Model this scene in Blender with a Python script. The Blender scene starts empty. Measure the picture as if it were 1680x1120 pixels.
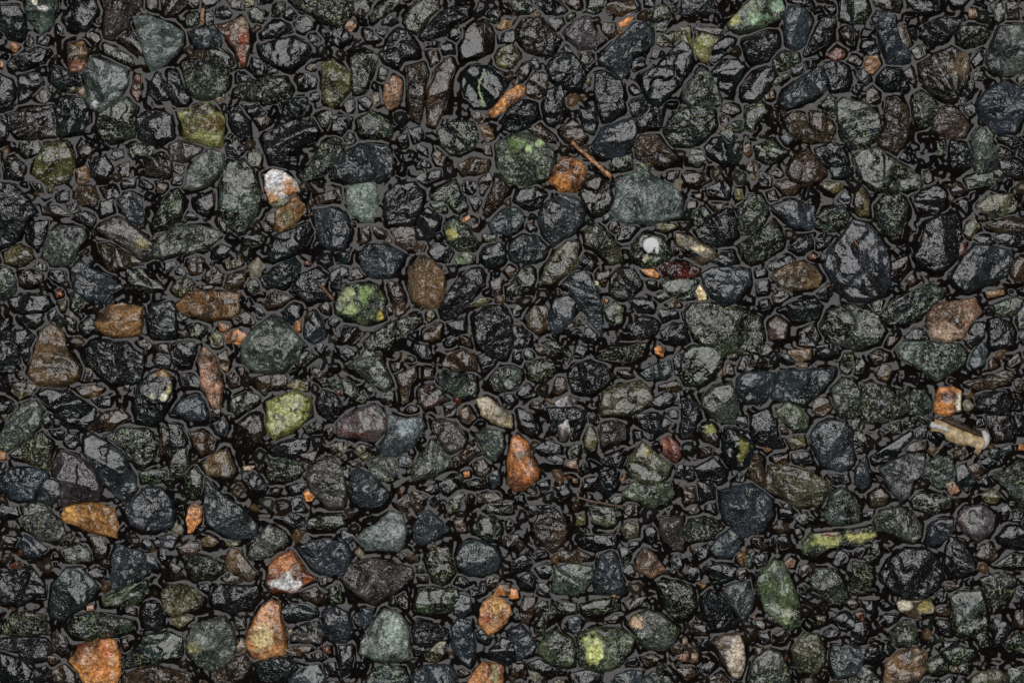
import bpy, math, random
import numpy as np

# ------------------------------------------------------------------ camera, sky, sun, exposure
SC = bpy.context.scene
COLL = SC.collection
U = 0.0002                                  # metres per unit of the survey grid below (0.2 mm)
VW, VH = 1680.0, 1120.0                     # surveyed patch of ground: 336 mm x 224 mm
CAM_H = 0.80

cam_d = bpy.data.cameras.new('camera')
cam_d.sensor_width = 36.0
cam_d.lens = 36.0 * CAM_H / (VW * U)
cam_d.clip_start = 0.02
cam_d.clip_end = 50.0
cam = bpy.data.objects.new('camera', cam_d)
cam.location = (0, 0, CAM_H + 0.0012)
COLL.objects.link(cam)
SC.camera = cam

SUN_TILT = 14.0                             # degrees from the zenith, towards the top of the picture
SUN_AZ = 100.0                              # direction the light comes from, degrees from +X
world = bpy.data.worlds.new('World')
SC.world = world
world.use_nodes = True
wn = world.node_tree
for n in list(wn.nodes):
    wn.nodes.remove(n)
sky = wn.nodes.new('ShaderNodeTexSky')
sky.sky_type = 'NISHITA'
sky.sun_disc = False
sky.sun_elevation = math.radians(90 - SUN_TILT)
sky.sun_rotation = math.radians(90 - SUN_AZ)
sky.air_density = 0.15
sky.dust_density = 0.3
hsv = wn.nodes.new('ShaderNodeHueSaturation')
hsv.inputs['Saturation'].default_value = 0.22     # grey overcast
bg = wn.nodes.new('ShaderNodeBackground')
bg.inputs['Strength'].default_value = 0.05
wo = wn.nodes.new('ShaderNodeOutputWorld')
wn.links.new(sky.outputs[0], hsv.inputs['Color'])
wn.links.new(hsv.outputs[0], bg.inputs['Color'])
wn.links.new(bg.outputs[0], wo.inputs['Surface'])

sun_d = bpy.data.lights.new('sun', 'SUN')
sun_d.energy = 1.5
sun_d.angle = math.radians(44)
sun_d.color = (1.0, 0.985, 0.975)
sun = bpy.data.objects.new('sun', sun_d)
ca, sa = math.cos(math.radians(SUN_AZ)), math.sin(math.radians(SUN_AZ))
st, ct = math.sin(math.radians(SUN_TILT)), math.cos(math.radians(SUN_TILT))
from mathutils import Vector
sun.rotation_euler = Vector((ca * st, sa * st, ct)).to_track_quat('Z', 'Y').to_euler()
sun.location = (0, 0, 2)
COLL.objects.link(sun)

vs = SC.view_settings
vs.view_transform = 'Standard'
vs.look = 'None'
vs.gamma = 1.0
vs.use_curve_mapping = False
vs.exposure = 0.25
SC.cycles.use_denoising = False
SC.cycles.max_bounces = 5
SC.cycles.transparent_max_bounces = 8
SC.cycles.caustics_reflective = False
SC.cycles.caustics_refractive = False

# ------------------------------------------------------------------ survey of the stones
# colour code | outline x,y ... on the survey grid (x right, y down) | label
STONES = '''s|1355,435 1362,410 1385,385 1400,362 1425,368 1445,392 1460,430 1460,462 1448,482 1428,490 1395,488 1372,465|huge slate grey teardrop-shaped stone, the largest of all
g|1122,512 1135,498 1165,498 1200,505 1225,512 1245,522 1252,550 1250,580 1220,580 1182,575 1150,562 1128,535|large dark green oblong stone below right of the cream almond pebble
G|1010,298 1040,285 1060,280 1078,295 1105,308 1122,325 1115,355 1082,362 1055,362 1025,360 1005,342 1012,320|broad grey-green stone with wet patches below the twig
G|398,562 420,538 445,518 462,522 478,542 498,562 490,588 460,608 420,608 400,590|large grey-green five-sided stone
d|1445,940 1458,918 1485,900 1520,900 1538,918 1548,940 1538,965 1515,980 1490,980 1462,965 1450,952|large dark grey rounded stone above the cream and olive stone
v|815,238 840,220 865,220 890,230 908,248 910,270 898,292 865,300 830,295 818,270|large bright green and black speckled stone left of the ochre cube stone
q|365,278 378,265 400,262 415,280 428,328 415,352 402,378 390,382 372,365 360,345|large green-grey diamond-shaped stone
S|1348,538 1360,512 1385,500 1415,502 1440,518 1452,542 1440,562 1402,570 1368,560|large grey-green oblong stone below the huge slate stone
d|1508,405 1518,368 1540,355 1570,352 1578,380 1572,420 1545,442 1532,445 1508,432 1500,420|large dark grey slanting stone right of the huge slate stone
s|1182,805 1208,798 1235,795 1255,810 1265,822 1268,845 1250,870 1220,875 1192,855 1185,830|large slate grey rounded stone below left of the long olive grey stone
B|562,948 578,925 600,918 638,922 675,932 675,945 655,965 630,978 612,988 590,975 572,962|large grey-brown oblong stone below the pale mint stone
e|48,612 58,575 65,545 82,532 100,545 112,580 130,602 128,618 100,628 62,628|big tan brown triangular stone with dark base
s|1560,455 1580,422 1600,402 1630,405 1660,412 1662,430 1650,452 1615,465 1590,480 1570,470|large slate grey slanting stone above right of the pinkish tan block
s|542,270 560,252 592,238 635,240 645,258 642,280 622,298 575,300 545,290|large slate grey oblong stone above the pale grey-green block
b|1508,105 1540,88 1560,78 1590,92 1590,118 1585,135 1565,165 1550,165 1525,145 1510,125|large dark brown rounded stone left of the pale right-edge stone
d|140,578 150,562 180,560 208,565 235,585 235,605 225,625 185,630 160,610 142,595|large dark grey oblong stone below the pointed ochre stone
v|948,1040 980,1030 1015,1030 1040,1048 1035,1065 1020,1085 990,1098 965,1095 948,1080 950,1060|green stone with a bright lime yellow patch
v|1242,945 1260,932 1270,920 1285,922 1295,948 1305,968 1310,1000 1310,1020 1292,1030 1275,1015 1255,995 1248,975 1240,965|tall green speckled stone near the bottom right
S|308,1048 318,1025 345,1018 368,1012 382,1035 385,1065 368,1088 348,1098 328,1090 310,1070|large grey-green rounded stone left of the orange pear stone
s|138,720 150,712 175,725 200,745 220,780 222,802 205,820 190,812 165,782 140,745|large slate grey slanting sliver above the golden amber stone
G|592,1052 610,1030 618,1012 630,1000 652,1005 665,1022 670,1050 668,1078 642,1082 612,1080 592,1070|large pale grey-green rounded stone below the pale mint stone
S|1402,260 1418,245 1438,242 1458,258 1480,272 1508,288 1510,308 1475,312 1438,310 1415,295|large grey-green slanting stone above the huge slate stone
h|1258,785 1265,765 1295,765 1332,775 1362,795 1360,810 1340,828 1310,825 1275,810 1260,802|long olive grey smooth stone
B|88,760 100,740 130,750 155,772 165,800 162,820 125,822 98,828 102,792 88,778|large grey-brown rounded stone above the golden amber stone
s|1602,172 1618,150 1648,135 1670,142 1688,155 1688,180 1670,200 1665,218 1640,212 1612,192|large slate grey rounded stone below the pale right-edge stone
O|115,1085 130,1060 160,1048 188,1052 195,1072 195,1102 185,1122 175,1130 148,1128 130,1102|large pitted pinkish orange stone cut by the bottom edge
s|338,785 350,800 375,818 400,835 420,860 420,882 380,880 342,860 335,825|large slate grey slanting sliver right of the fiery orange sliver
q|1472,575 1485,560 1530,562 1570,565 1585,580 1580,598 1560,610 1535,620 1520,610 1500,598 1480,590|large green-grey flat-lying sliver below left of the pinkish tan block
k|1052,122 1080,108 1100,85 1120,68 1135,82 1130,120 1105,148 1082,170 1065,160 1055,142|large black slanting stone below left of the lime triangle stone
s|1330,715 1345,695 1360,688 1385,692 1400,710 1400,760 1380,768 1352,762 1342,745 1335,730|large slate grey rounded stone above right of the long olive grey stone
d|778,520 795,505 822,502 838,520 842,560 830,585 800,582 782,560|large dark grey rounded stone below right of the earthy tan stone
G|218,28 240,26 280,41 299,55 298,75 288,88 270,100 248,110 238,90 232,70|large pale grey-green speckled stone near the top left
s|82,990 88,958 108,932 132,932 148,950 160,962 148,982 120,1002 105,1015 85,1008|large slate grey slanting stone below the golden amber stone
s|205,835 225,815 240,800 265,800 278,815 285,840 280,862 240,870 215,860|large slate grey rounded stone left of the fiery orange sliver
f|405,1040 420,1012 430,995 445,984 458,992 460,1015 468,1045 462,1070 440,1076 418,1075 408,1060|pear-shaped orange stone with a pale cream centre
k|220,670 225,632 245,615 265,608 282,620 285,652 265,680 245,695 225,692|large black upright stone left of the tall tan stone
q|1375,170 1385,162 1420,170 1442,190 1445,212 1425,238 1395,240 1380,215 1375,192|large green-grey rounded stone above the huge slate stone
n|1522,515 1540,500 1575,495 1600,490 1610,512 1590,532 1582,552 1560,558 1535,552 1522,532|pinkish tan block with a crack across it
s|1280,610 1320,608 1370,605 1362,625 1340,648 1318,662 1295,658 1270,652 1268,648 1276,625|long slate grey bar, right one of a touching pair
s|982,98 1000,78 1025,55 1040,38 1058,38 1072,52 1072,72 1058,85 1040,92 1032,115 1020,128 1002,110|large slate grey slanting stone left of the lime triangle stone
k|-5,302 15,302 32,312 48,330 60,348 45,362 32,388 15,400 -5,405|large black upright stone below left of the olive left-side stone
v|550,498 565,472 585,465 618,470 630,492 630,522 602,528 575,522 555,515|yellow-green mottled rounded stone above the long dark green sliver
G|150,95 175,102 205,115 208,135 195,155 170,172 158,175 144,160 140,140 138,118|large grey-green stone with a white bottom corner
s|885,350 898,332 920,320 948,328 960,348 955,365 935,382 908,398 895,388 888,368|large slate grey rounded stone below the ochre cube stone
G|1630,65 1640,45 1665,41 1688,42 1688,105 1670,115 1650,120 1625,115 1620,100|large pale grey-green stone cut by the right edge
t|1090,212 1100,195 1120,180 1145,172 1168,180 1175,205 1158,225 1135,238 1105,235|large dark teal rounded stone below the lime triangle stone
o|288,500 310,480 338,478 368,479 390,482 390,512 378,520 348,522 310,518 295,512|long golden brown rough stone
d|435,222 460,208 480,198 512,199 522,215 515,232 490,240 465,252 465,270 445,265 435,245|large dark grey slanting stone above the white and rust stone
S|252,400 265,385 292,372 330,372 358,380 358,392 338,408 295,415 265,422 252,420|large grey-green flat-lying sliver above the long golden brown stone
V|760,125 772,110 800,108 825,122 830,142 818,160 798,175 778,175 762,160 758,142|round black stone crossed by a thin pale green vein
Z|438,660 460,650 485,645 508,652 509,680 488,698 465,710 452,718 440,702 438,682|lime green stone with black speckles
B|502,780 520,758 545,750 562,772 568,808 560,830 540,830 515,805 505,792|large grey-brown rounded stone below left of the pink stained stone
Y|292,185 318,175 342,168 352,180 366,195 362,235 358,239 330,230 305,225 300,205|olive-yellow angular stone with a bright top below the small cream pebble
t|1448,515 1468,492 1500,478 1530,465 1550,478 1540,492 1510,518 1482,530 1458,532|large dark teal slanting sliver left of the pinkish tan block
e|672,442 690,422 710,428 725,445 728,472 722,495 700,502 680,492 672,470|earthy tan upright rounded stone
d|632,318 652,302 680,300 695,320 690,345 678,365 638,368 632,352|large dark grey rounded stone right of the pale grey-green block
g|1120,582 1135,570 1170,568 1188,582 1182,602 1165,620 1145,632 1125,630 1115,610|large dark green rounded stone below the cream almond pebble
h|985,670 990,642 1020,632 1048,625 1065,638 1072,655 1052,670 1025,680 990,680|broad olive grey stone with a wet sheen
s|490,898 510,890 540,885 568,892 575,912 565,938 540,942 518,935 502,915|large slate grey rounded stone above right of the orange and mint quartz
g|299,105 312,100 342,105 368,115 375,125 372,142 362,158 330,160 312,150 305,130|large dark green rounded stone above the olive-yellow angular stone
d|0,940 20,938 50,930 62,945 72,960 72,980 50,980 30,988 5,990 -5,980|large dark grey rounded stone above left of the pitted orange stone
L|585,885 600,868 620,858 640,841 660,845 665,872 662,892 652,904 625,898 600,902|pale mint green smooth flat stone
S|1415,632 1430,628 1450,635 1485,660 1490,672 1475,680 1450,690 1420,690 1415,668|large grey-green rounded stone left of the orange white-sided cube, right of the slate bar
y|75,235 108,232 118,252 120,272 110,295 82,300 55,282 58,265|big olive stone with ridged top near the left edge
q|1562,980 1575,970 1608,968 1615,988 1621,1025 1600,1038 1575,1040 1568,1015|light teal squarish stone
k|58,648 75,638 105,642 130,655 155,670 152,688 138,700 108,695 85,670|large black slanting sliver below the big tan triangle stone
g|112,1032 120,1012 150,1005 180,1010 218,1018 220,1032 185,1042 140,1048 118,1040|large dark green flat-lying sliver above the pitted orange stone
b|12,190 45,180 85,172 90,195 91,222 30,225 15,212|large dark brown oblong stone above left of the olive left-side stone
a|102,845 108,832 150,825 185,835 190,855 188,880 160,872 128,862 105,855|golden amber brick-shaped stone in wet gravel
s|1152,450 1170,440 1195,439 1228,445 1230,465 1210,488 1190,498 1170,485 1158,470|large slate grey rounded stone right of the cream almond pebble
t|200,1085 225,1065 245,1040 278,1038 298,1048 295,1075 262,1082 225,1090 208,1092|large dark teal flat-lying sliver right of the pitted orange stone
S|1030,1022 1040,1012 1065,1000 1090,1012 1112,1032 1102,1055 1078,1062 1060,1058 1045,1040|large grey-green rounded stone right of the lime-patched green stone
v|1195,38 1210,20 1232,0 1280,-5 1288,15 1282,30 1260,38 1232,48 1215,50 1198,48|mossy green long stone cut by the top edge
s|118,440 132,428 150,442 180,455 200,470 185,480 175,495 148,490 125,478 118,460|large slate grey slanting stone above left of the pointed ochre stone
G|1444,768 1465,755 1492,745 1515,750 1515,778 1498,788 1492,810 1480,818 1460,798|large pale grey-green rounded stone below left of the orange white-sided cube
v|1318,890 1332,875 1360,872 1400,868 1432,862 1438,878 1415,890 1395,895 1360,898 1335,912 1320,908|long yellow-green lichen-coloured stone
Q|438,955 442,928 460,912 478,905 488,920 502,940 518,948 495,960 480,968 450,970|stone with pale mint white face and orange rusty top
b|845,52 858,32 890,30 905,50 918,65 910,88 898,92 865,80 845,62|large dark brown slanting stone above right of the long rust sliver
g|172,715 200,702 240,705 258,725 250,755 230,768 220,760 202,732 182,722|large dark green slanting stone above right of the golden amber stone
P|555,692 575,680 600,668 618,665 632,682 632,705 610,720 585,715 560,715 555,708|pinkish grey stone with red stained lower left
o|152,530 175,505 200,498 232,505 232,530 225,545 185,550 165,540|ochre brown stone with a pointed left end
s|0,785 20,768 50,768 75,775 78,782 60,802 55,820 30,820 0,805|large slate grey oblong stone above left of the golden amber stone
g|162,190 180,175 208,162 222,175 220,208 218,220 185,230 165,220 160,205|large dark green rounded stone below the white-cornered green stone
d|978,122 995,118 1020,132 1025,162 1025,180 1002,195 990,198 982,180 975,150|large dark grey upright stone above right of the ochre cube stone
s|975,240 988,210 1015,202 1042,192 1045,215 1035,238 1015,258 990,258 976,250|slate grey slanting stone above right of the ochre cube stone
q|2,710 20,685 35,665 58,658 68,672 65,700 38,720 12,738 0,732 -5,720|green-grey slanting sliver below left of the big tan triangle stone
s|748,912 760,892 780,885 810,898 820,915 815,935 792,942 765,938 752,928|slate grey rounded stone above the orange tan pebble
q|80,380 100,372 135,375 140,388 125,410 110,430 88,435 72,420 72,400|green-grey rounded stone below the olive left-side stone
k|425,75 455,66 480,62 505,72 510,82 495,102 478,112 455,110 430,98|black oblong stone right of the rust-streaked wedge
s|515,345 545,342 565,350 575,380 565,408 545,405 528,400 518,372|slate grey rounded stone below left of the pale grey-green block
d|722,505 735,480 750,460 772,442 790,442 792,465 775,488 750,518 730,522|dark grey slanting sliver right of the earthy tan stone
u|1452,190 1455,165 1470,160 1488,175 1492,202 1485,230 1470,250 1448,238 1442,225 1455,210|brown upright stone below left of the pale right-edge stone
O|840,722 850,716 865,728 872,750 882,768 882,785 868,792 845,802 835,792 835,760|rough rusty orange and brown upright stone
s|185,912 192,895 230,905 240,922 240,940 212,958 195,965 185,960|slate grey rounded stone below right of the golden amber stone
B|160,375 185,358 202,360 225,378 250,400 248,420 232,425 208,405 180,390|grey-brown slanting sliver above the pointed ochre stone
s|925,465 945,448 960,445 980,475 988,505 985,545 972,530 958,505 938,480|slate grey slanting sliver below right of the olive lens stone
H|475,-5 575,-5 580,15 560,45 535,35 505,22 488,15|dark olive flat-lying sliver above the ochre-green upright stone
A|638,682 665,688 690,685 695,700 678,725 650,745 632,745 625,732 635,715|blue-grey flat smooth stone beside the pink stained stone
h|1030,765 1038,745 1055,725 1068,738 1082,750 1100,765 1090,785 1070,792 1050,785 1035,778|olive green-brown pyramid-shaped stone
s|590,420 602,402 635,402 660,415 660,430 645,450 620,452 598,442|slate grey rounded stone above right of the yellow-green mottled stone
e|1455,1090 1475,1072 1505,1062 1520,1072 1518,1098 1505,1112 1475,1122 1455,1118|tan brown slanting stone below the cream and olive stone
s|572,805 578,775 588,770 610,780 632,802 640,812 625,830 605,832 582,825|slate grey rounded stone above the pale mint stone
S|1230,1110 1238,1080 1260,1065 1280,1072 1295,1102 1295,1125 1260,1138 1232,1130|grey-green rounded stone below right of the tan blue-hearted stone
m|715,112 738,95 746,110 738,132 735,155 725,185 715,208 702,202 701,170 702,150 712,130|reddish brown upright slab, taller of the two slabs
d|932,615 945,598 962,592 990,600 1005,618 995,632 968,645 945,642 935,630|dark grey rounded stone above left of the broad olive grey stone
S|1435,855 1445,838 1475,832 1495,842 1510,860 1510,880 1498,888 1480,882 1460,870 1442,868|grey-green oblong stone right of the yellow-green long stone
s|1432,32 1440,18 1465,22 1472,50 1478,68 1492,82 1488,98 1458,100 1450,80 1442,58|slate grey slanting sliver left of the pale right-edge stone
s|1280,160 1300,140 1328,120 1345,110 1355,125 1355,148 1332,160 1315,168 1295,178 1280,172|slate grey slanting sliver below right of the mossy top-edge stone
g|385,150 410,135 440,125 465,130 478,145 475,160 440,165 400,162 386,155|dark green flat-lying sliver below right of the rust-streaked wedge
k|898,110 915,88 940,90 958,110 960,130 948,145 925,142 905,130|black rounded stone above right of the long rust sliver
k|90,172 112,160 135,162 142,175 145,195 135,210 100,225 94,200|black rounded stone below left of the white-cornered green stone
t|1438,338 1450,320 1475,318 1488,335 1485,360 1478,390 1465,392 1455,375 1442,358|dark teal upright stone above right of the huge slate stone
d|348,972 362,959 395,962 422,960 425,975 410,995 380,1002 350,992|dark grey oblong stone above left of the orange pear stone
y|528,105 545,98 562,110 575,122 572,145 560,160 545,175 532,165 529,135|ochre-green upright angular stone
g|1215,400 1245,382 1268,362 1282,382 1285,402 1260,418 1232,430 1222,420|dark green slanting stone above left of the olive brown wedge
S|1125,140 1148,115 1152,112 1165,120 1175,142 1182,170 1158,170 1135,175 1122,162|grey-green rounded stone below the lime triangle stone
S|1152,652 1172,635 1198,630 1208,652 1212,672 1200,692 1178,685 1155,668|grey-green rounded stone above right of the brick red pebble
t|720,215 740,200 775,201 782,220 778,240 755,250 735,248 722,230|dark teal rounded stone below right of the mahogany slab
v|885,1060 898,1038 912,1035 938,1050 944,1068 940,1088 922,1092 895,1080 885,1072|green mottled rounded stone left of the lime-patched green stone
G|325,260 345,245 362,252 366,270 355,290 325,308 302,308 310,278|pale grey-green slanting stone above left of the green diamond stone
L|570,310 590,298 615,295 618,320 610,360 592,360 575,340 568,320|pale grey-green block with flat matt face
d|1142,378 1168,358 1192,342 1210,362 1208,388 1170,400 1150,392|dark grey slanting stone above right of the beige and black stone
k|1185,715 1195,702 1228,710 1235,725 1230,755 1215,768 1195,760 1188,738|black rounded stone right of the brick red pebble
y|265,972 278,962 295,960 315,965 332,980 328,998 305,1002 285,1010 270,1000|olive rounded stone below the fiery orange sliver
d|224,195 250,182 280,190 282,225 255,238 230,225|dark grey blocky stone left of the olive-yellow angular stone
e|1268,452 1285,438 1315,430 1338,440 1348,455 1340,468 1320,472 1295,472 1278,465|olive brown wedge-shaped stone with glints
k|440,420 455,385 505,368 512,380 505,400 470,420 450,430|black slanting sliver above left of the yellow-green mottled stone
h|1300,1065 1320,1040 1340,1042 1352,1065 1352,1082 1340,1100 1320,1100 1305,1088|olive grey rounded stone below right of the tall green speckled stone
s|975,948 985,912 1002,905 1012,915 1018,945 1025,970 1000,972 978,968|slate grey upright stone above the lime-patched green stone
g|1080,955 1110,955 1135,965 1140,995 1125,1012 1105,1008 1090,985|dark green blocky stone above left of the tan blue-hearted stone
g|680,995 688,968 710,965 748,968 752,980 740,1000 710,1005 682,1002|dark green oblong stone left of the orange tan pebble
b|755,80 765,50 778,38 800,38 808,52 805,82 780,92 758,98|dark brown slanting stone above the veined black stone
b|952,318 962,295 982,288 1000,302 1005,328 990,350 970,350 958,332|dark brown rounded stone below right of the ochre cube stone
u|202,1108 225,1098 255,1092 280,1098 308,1105 315,1118 275,1135 208,1135|brown flat-lying sliver right of the pitted orange stone
q|1355,840 1365,810 1382,800 1398,812 1412,832 1408,852 1380,858 1360,855|green-grey rounded stone above the yellow-green long stone
B|168,-2 230,-2 229,10 215,28 205,40 185,59 172,58 172,32 175,15|grey-brown rounded stone above left of the large pale green stone
q|1595,225 1610,208 1625,225 1635,250 1638,280 1605,285 1598,260|green-grey upright stone below the pale right-edge stone
h|885,465 895,440 912,415 932,395 948,398 945,420 945,438 922,452 905,465|olive grey lens-shaped slanting stone
S|32,855 50,840 80,840 100,855 105,872 95,885 65,882 42,868|grey-green oblong stone left of the golden amber stone
k|240,520 250,500 282,495 288,505 288,545 275,555 250,552|black blocky stone right of the pointed ochre stone
u|875,865 885,845 915,840 930,860 925,882 910,902 895,892 880,880|brown rounded stone below right of the rusty orange stone
q|908,968 912,932 935,925 970,930 970,948 955,968 935,970|green-grey blocky stone above left of the lime-patched green stone
g|1040,400 1055,385 1085,390 1100,412 1095,425 1060,435 1045,428 1035,415|dark green stone with a bright white spot on top
s|1212,622 1225,611 1260,610 1272,615 1264,642 1248,658 1228,658 1210,642|slate grey rounded stone left of the slate bar
d|640,58 652,48 668,50 682,72 685,92 660,95 652,108 632,100 622,88 635,75|dark grey rounded stone above the pink-orange pebble
k|480,470 495,450 520,440 540,455 532,470 540,492 505,492 480,480|black rounded stone left of the yellow-green mottled stone
g|598,560 620,542 652,525 680,518 690,525 670,545 635,568 605,575|dark green slanting sliver below right of the yellow-green mottled stone
d|0,1048 38,1044 75,1048 85,1065 70,1080 40,1085 32,1065 0,1065|dark grey flat-lying sliver left of the pitted orange stone
u|1292,282 1305,255 1325,245 1340,262 1358,280 1345,295 1320,300 1300,295|brown rounded stone above the olive brown wedge, above left of the huge slate stone
n|324,588 335,570 352,588 360,615 362,642 360,665 348,665 340,648 332,630 329,605|tall narrow tan stone standing upright
k|1152,985 1165,970 1185,980 1202,1005 1208,1020 1190,1032 1168,1030 1158,1012|black slanting stone above the tan blue-hearted stone
u|668,112 695,105 699,120 695,155 692,190 688,202 675,192 670,162 670,135|brown upright sliver left of the mahogany slab
S|572,600 592,585 602,572 622,585 632,608 642,632 630,640 610,625 585,608|grey-green slanting stone above the pink stained stone
g|492,288 510,265 530,235 550,228 565,240 555,260 530,282 505,295|dark green slanting sliver above right of the white and rust stone
P|1572,852 1585,832 1612,830 1632,845 1628,868 1605,885 1588,872|grey stone flecked with pink
O|904,280 925,258 940,260 958,272 958,295 945,310 922,310 905,298|ochre orange cube-like stone beside the twig
d|1552,905 1560,882 1580,888 1595,918 1600,935 1580,942 1560,945 1550,928|dark grey rounded stone below left of the pink-flecked stone
S|675,775 692,745 708,722 722,732 738,755 735,765 710,778 685,785|grey-green rounded stone below right of the blue-grey flat stone
T|1170,1052 1190,1042 1212,1040 1220,1060 1220,1090 1212,1108 1200,1105 1188,1080|tan stone with a blue-grey oval heart
s|1265,338 1295,328 1336,338 1336,360 1328,372 1300,370 1280,352|slate grey oblong stone above the olive brown wedge
H|18,745 38,728 68,708 85,725 80,750 78,768 50,755|dark olive blocky stone above left of the golden amber stone
s|1288,32 1295,12 1320,15 1332,35 1320,68 1305,78 1292,72|slate grey upright stone right of the mossy top-edge stone
s|1362,1080 1368,1060 1392,1058 1410,1065 1415,1090 1402,1105 1375,1108 1365,1095|slate grey rounded stone below left of the cream and olive stone
u|1040,238 1052,222 1080,225 1090,240 1110,260 1090,272 1065,265 1045,252|brown slanting stone above the broad grey-green stone
h|5,1028 20,1010 42,1002 72,1010 75,1038 55,1041 30,1040 10,1038|olive grey oblong stone above left of the pitted orange stone
R|352,42 375,38 400,28 405,45 409,75 402,102 395,104 388,82 368,58|brown wedge-shaped stone streaked with rust red
S|1365,638 1382,622 1398,622 1410,642 1410,670 1400,682 1380,680 1370,660|grey-green rounded stone right of the slate bar
d|1235,680 1260,670 1272,690 1275,715 1285,730 1260,732 1240,720 1232,698|dark grey slanting stone below left of the slate bar
p|1540,180 1560,172 1575,185 1590,205 1582,222 1558,222 1532,212 1532,200|dull pink rounded stone below left of the pale right-edge stone
v|1022,808 1040,792 1065,796 1100,792 1105,808 1090,825 1060,825 1035,818|green mottled flat-lying sliver below the olive pyramid stone
d|1220,68 1235,60 1260,52 1275,58 1275,78 1260,95 1232,102 1225,90|dark grey rounded stone below the mossy top-edge stone
S|1332,950 1345,935 1370,935 1380,950 1390,978 1370,988 1350,972 1335,962|grey-green rounded stone below the yellow-green long stone
d|688,58 705,40 722,22 745,10 768,8 768,25 740,42 710,62 692,62|dark grey slanting sliver above the mahogany slab
t|718,620 730,608 775,615 781,632 780,652 760,648 735,642 722,630|dark teal oblong stone above right of the blue-grey flat stone
g|575,95 602,85 620,92 608,120 598,150 580,152 578,125|dark green upright stone right of the ochre-green upright stone
S|1212,345 1230,322 1248,322 1260,338 1255,358 1238,378 1222,380 1215,362|grey-green rounded stone above right of the beige and black stone
g|1610,950 1640,940 1665,948 1662,970 1640,990 1632,1002 1625,980|dark green blocky stone above right of the light teal square stone
G|44,-2 95,-2 94,15 75,48 66,52 59,40 46,30 42,15|pale grey-green rounded stone above left of the tan and pink pebble
k|0,10 28,10 40,28 41,50 32,65 15,62 0,48|black blocky stone above left of the tan and pink pebble
s|840,400 855,388 878,388 895,405 890,422 862,430 845,425 835,415|slate grey rounded stone above left of the olive lens stone
S|408,908 420,882 440,862 465,875 472,888 455,900 430,912 415,915|grey-green slanting stone above left of the orange and mint quartz
f|788,1000 795,988 808,980 832,990 838,1005 822,1025 802,1038 790,1020|orange tan rounded pebble
g|252,372 260,340 275,320 292,312 299,330 295,358 278,371 260,376|dark green slanting stone left of the green diamond stone
k|0,1072 30,1080 50,1100 45,1120 0,1120|black five-sided stone left of the pitted orange stone
s|742,1030 752,1016 772,1020 775,1045 778,1065 770,1092 755,1078 745,1060|slate grey upright sliver below left of the orange tan pebble
k|420,1088 440,1080 470,1080 498,1092 470,1108 450,1118 430,1112|black oblong stone below the orange pear stone
H|698,915 710,900 735,898 740,918 742,938 725,958 710,948 702,930|dark olive rounded stone below right of the pale mint stone
d|1032,170 1055,160 1082,180 1085,208 1050,212 1040,190|dark grey blocky stone above the broad grey-green stone, below left of the lime triangle stone
H|960,380 980,370 1000,385 1015,408 1018,425 1000,430 980,408 962,398|dark olive slanting stone above right of the olive lens stone
d|1218,140 1238,120 1268,110 1275,125 1255,150 1238,165 1220,162|dark grey slanting stone below right of the lime triangle stone
k|1168,118 1185,100 1208,98 1222,110 1212,130 1195,148 1178,142 1170,128|black rounded stone below right of the lime triangle stone
k|428,455 450,440 480,422 492,435 488,455 465,470 435,468|black slanting stone above the grey-green pentagon stone, above right of the long golden brown stone
S|1630,780 1650,772 1670,758 1688,760 1688,825 1675,830 1655,800|grey-green upright stone above right of the pink-flecked stone
B|926,50 945,35 965,28 975,50 990,65 975,75 950,75 932,60|grey-brown rounded stone above right of the long rust sliver
s|532,1005 550,995 570,1005 575,1030 565,1050 545,1048 532,1028|slate grey blocky stone below right of the orange and mint quartz
k|835,180 855,165 878,172 882,190 865,208 840,212 825,200|black blocky stone below right of the long rust sliver
b|390,700 412,680 430,680 432,710 415,730 388,732|dark brown slanting stone below left of the lime green speckled stone
G|1188,970 1202,960 1225,955 1236,982 1230,1002 1220,1018 1210,1005 1198,988|pale grey-green upright stone left of the tall green speckled stone
B|710,690 725,688 745,695 765,720 760,732 738,740 722,720 712,705|grey-brown slanting stone right of the blue-grey flat stone
d|125,5 152,0 158,22 140,48 110,45 105,30|dark grey slanting stone above the tan and pink pebble
Y|1139,70 1152,54 1172,59 1180,65 1165,80 1161,100 1148,92 1140,80|lime green triangular stone
C|1141,475 1148,468 1158,482 1159,490 1148,490|smooth cream almond-shaped pebble
n|632,140 645,125 658,132 658,150 652,172 638,175 631,160|broken pinkish orange pebble
O|801,185 812,175 832,152 848,140 860,145 860,155 835,172 812,191|long slanting rust orange sliver of stone
j|1086,722 1098,716 1112,730 1115,745 1110,758 1100,750 1090,740|small brick red wrinkled pebble
O|308,835 318,825 328,832 328,850 318,870 309,870 306,850|small upright fiery orange pitted stone
g|305,915 325,910 350,918 370,928 362,938 340,948 320,950 308,932|dark green oblong stone below the fiery orange sliver
v|168,980 190,972 215,958 240,952 245,972 225,985 190,992 170,992|green mottled flat-lying sliver above right of the pitted orange stone
b|1002,455 1015,442 1038,445 1050,465 1035,488 1015,490 1002,478|dark brown blocky stone below left of the stone with white spot
d|1498,325 1512,315 1540,302 1552,318 1548,340 1535,350 1508,345|dark grey blocky stone above right of the huge slate stone, above the pinkish tan block
d|1520,45 1550,28 1580,32 1572,45 1550,65 1525,72 1512,58|dark grey flat-lying sliver left of the pale right-edge stone
u|160,400 180,399 212,418 232,430 212,435 208,440 180,440 168,422|brown flat-lying sliver above the pointed ochre stone
s|680,868 688,845 705,838 720,852 735,868 715,880 698,888 685,885|slate grey rounded stone right of the pale mint stone
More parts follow.
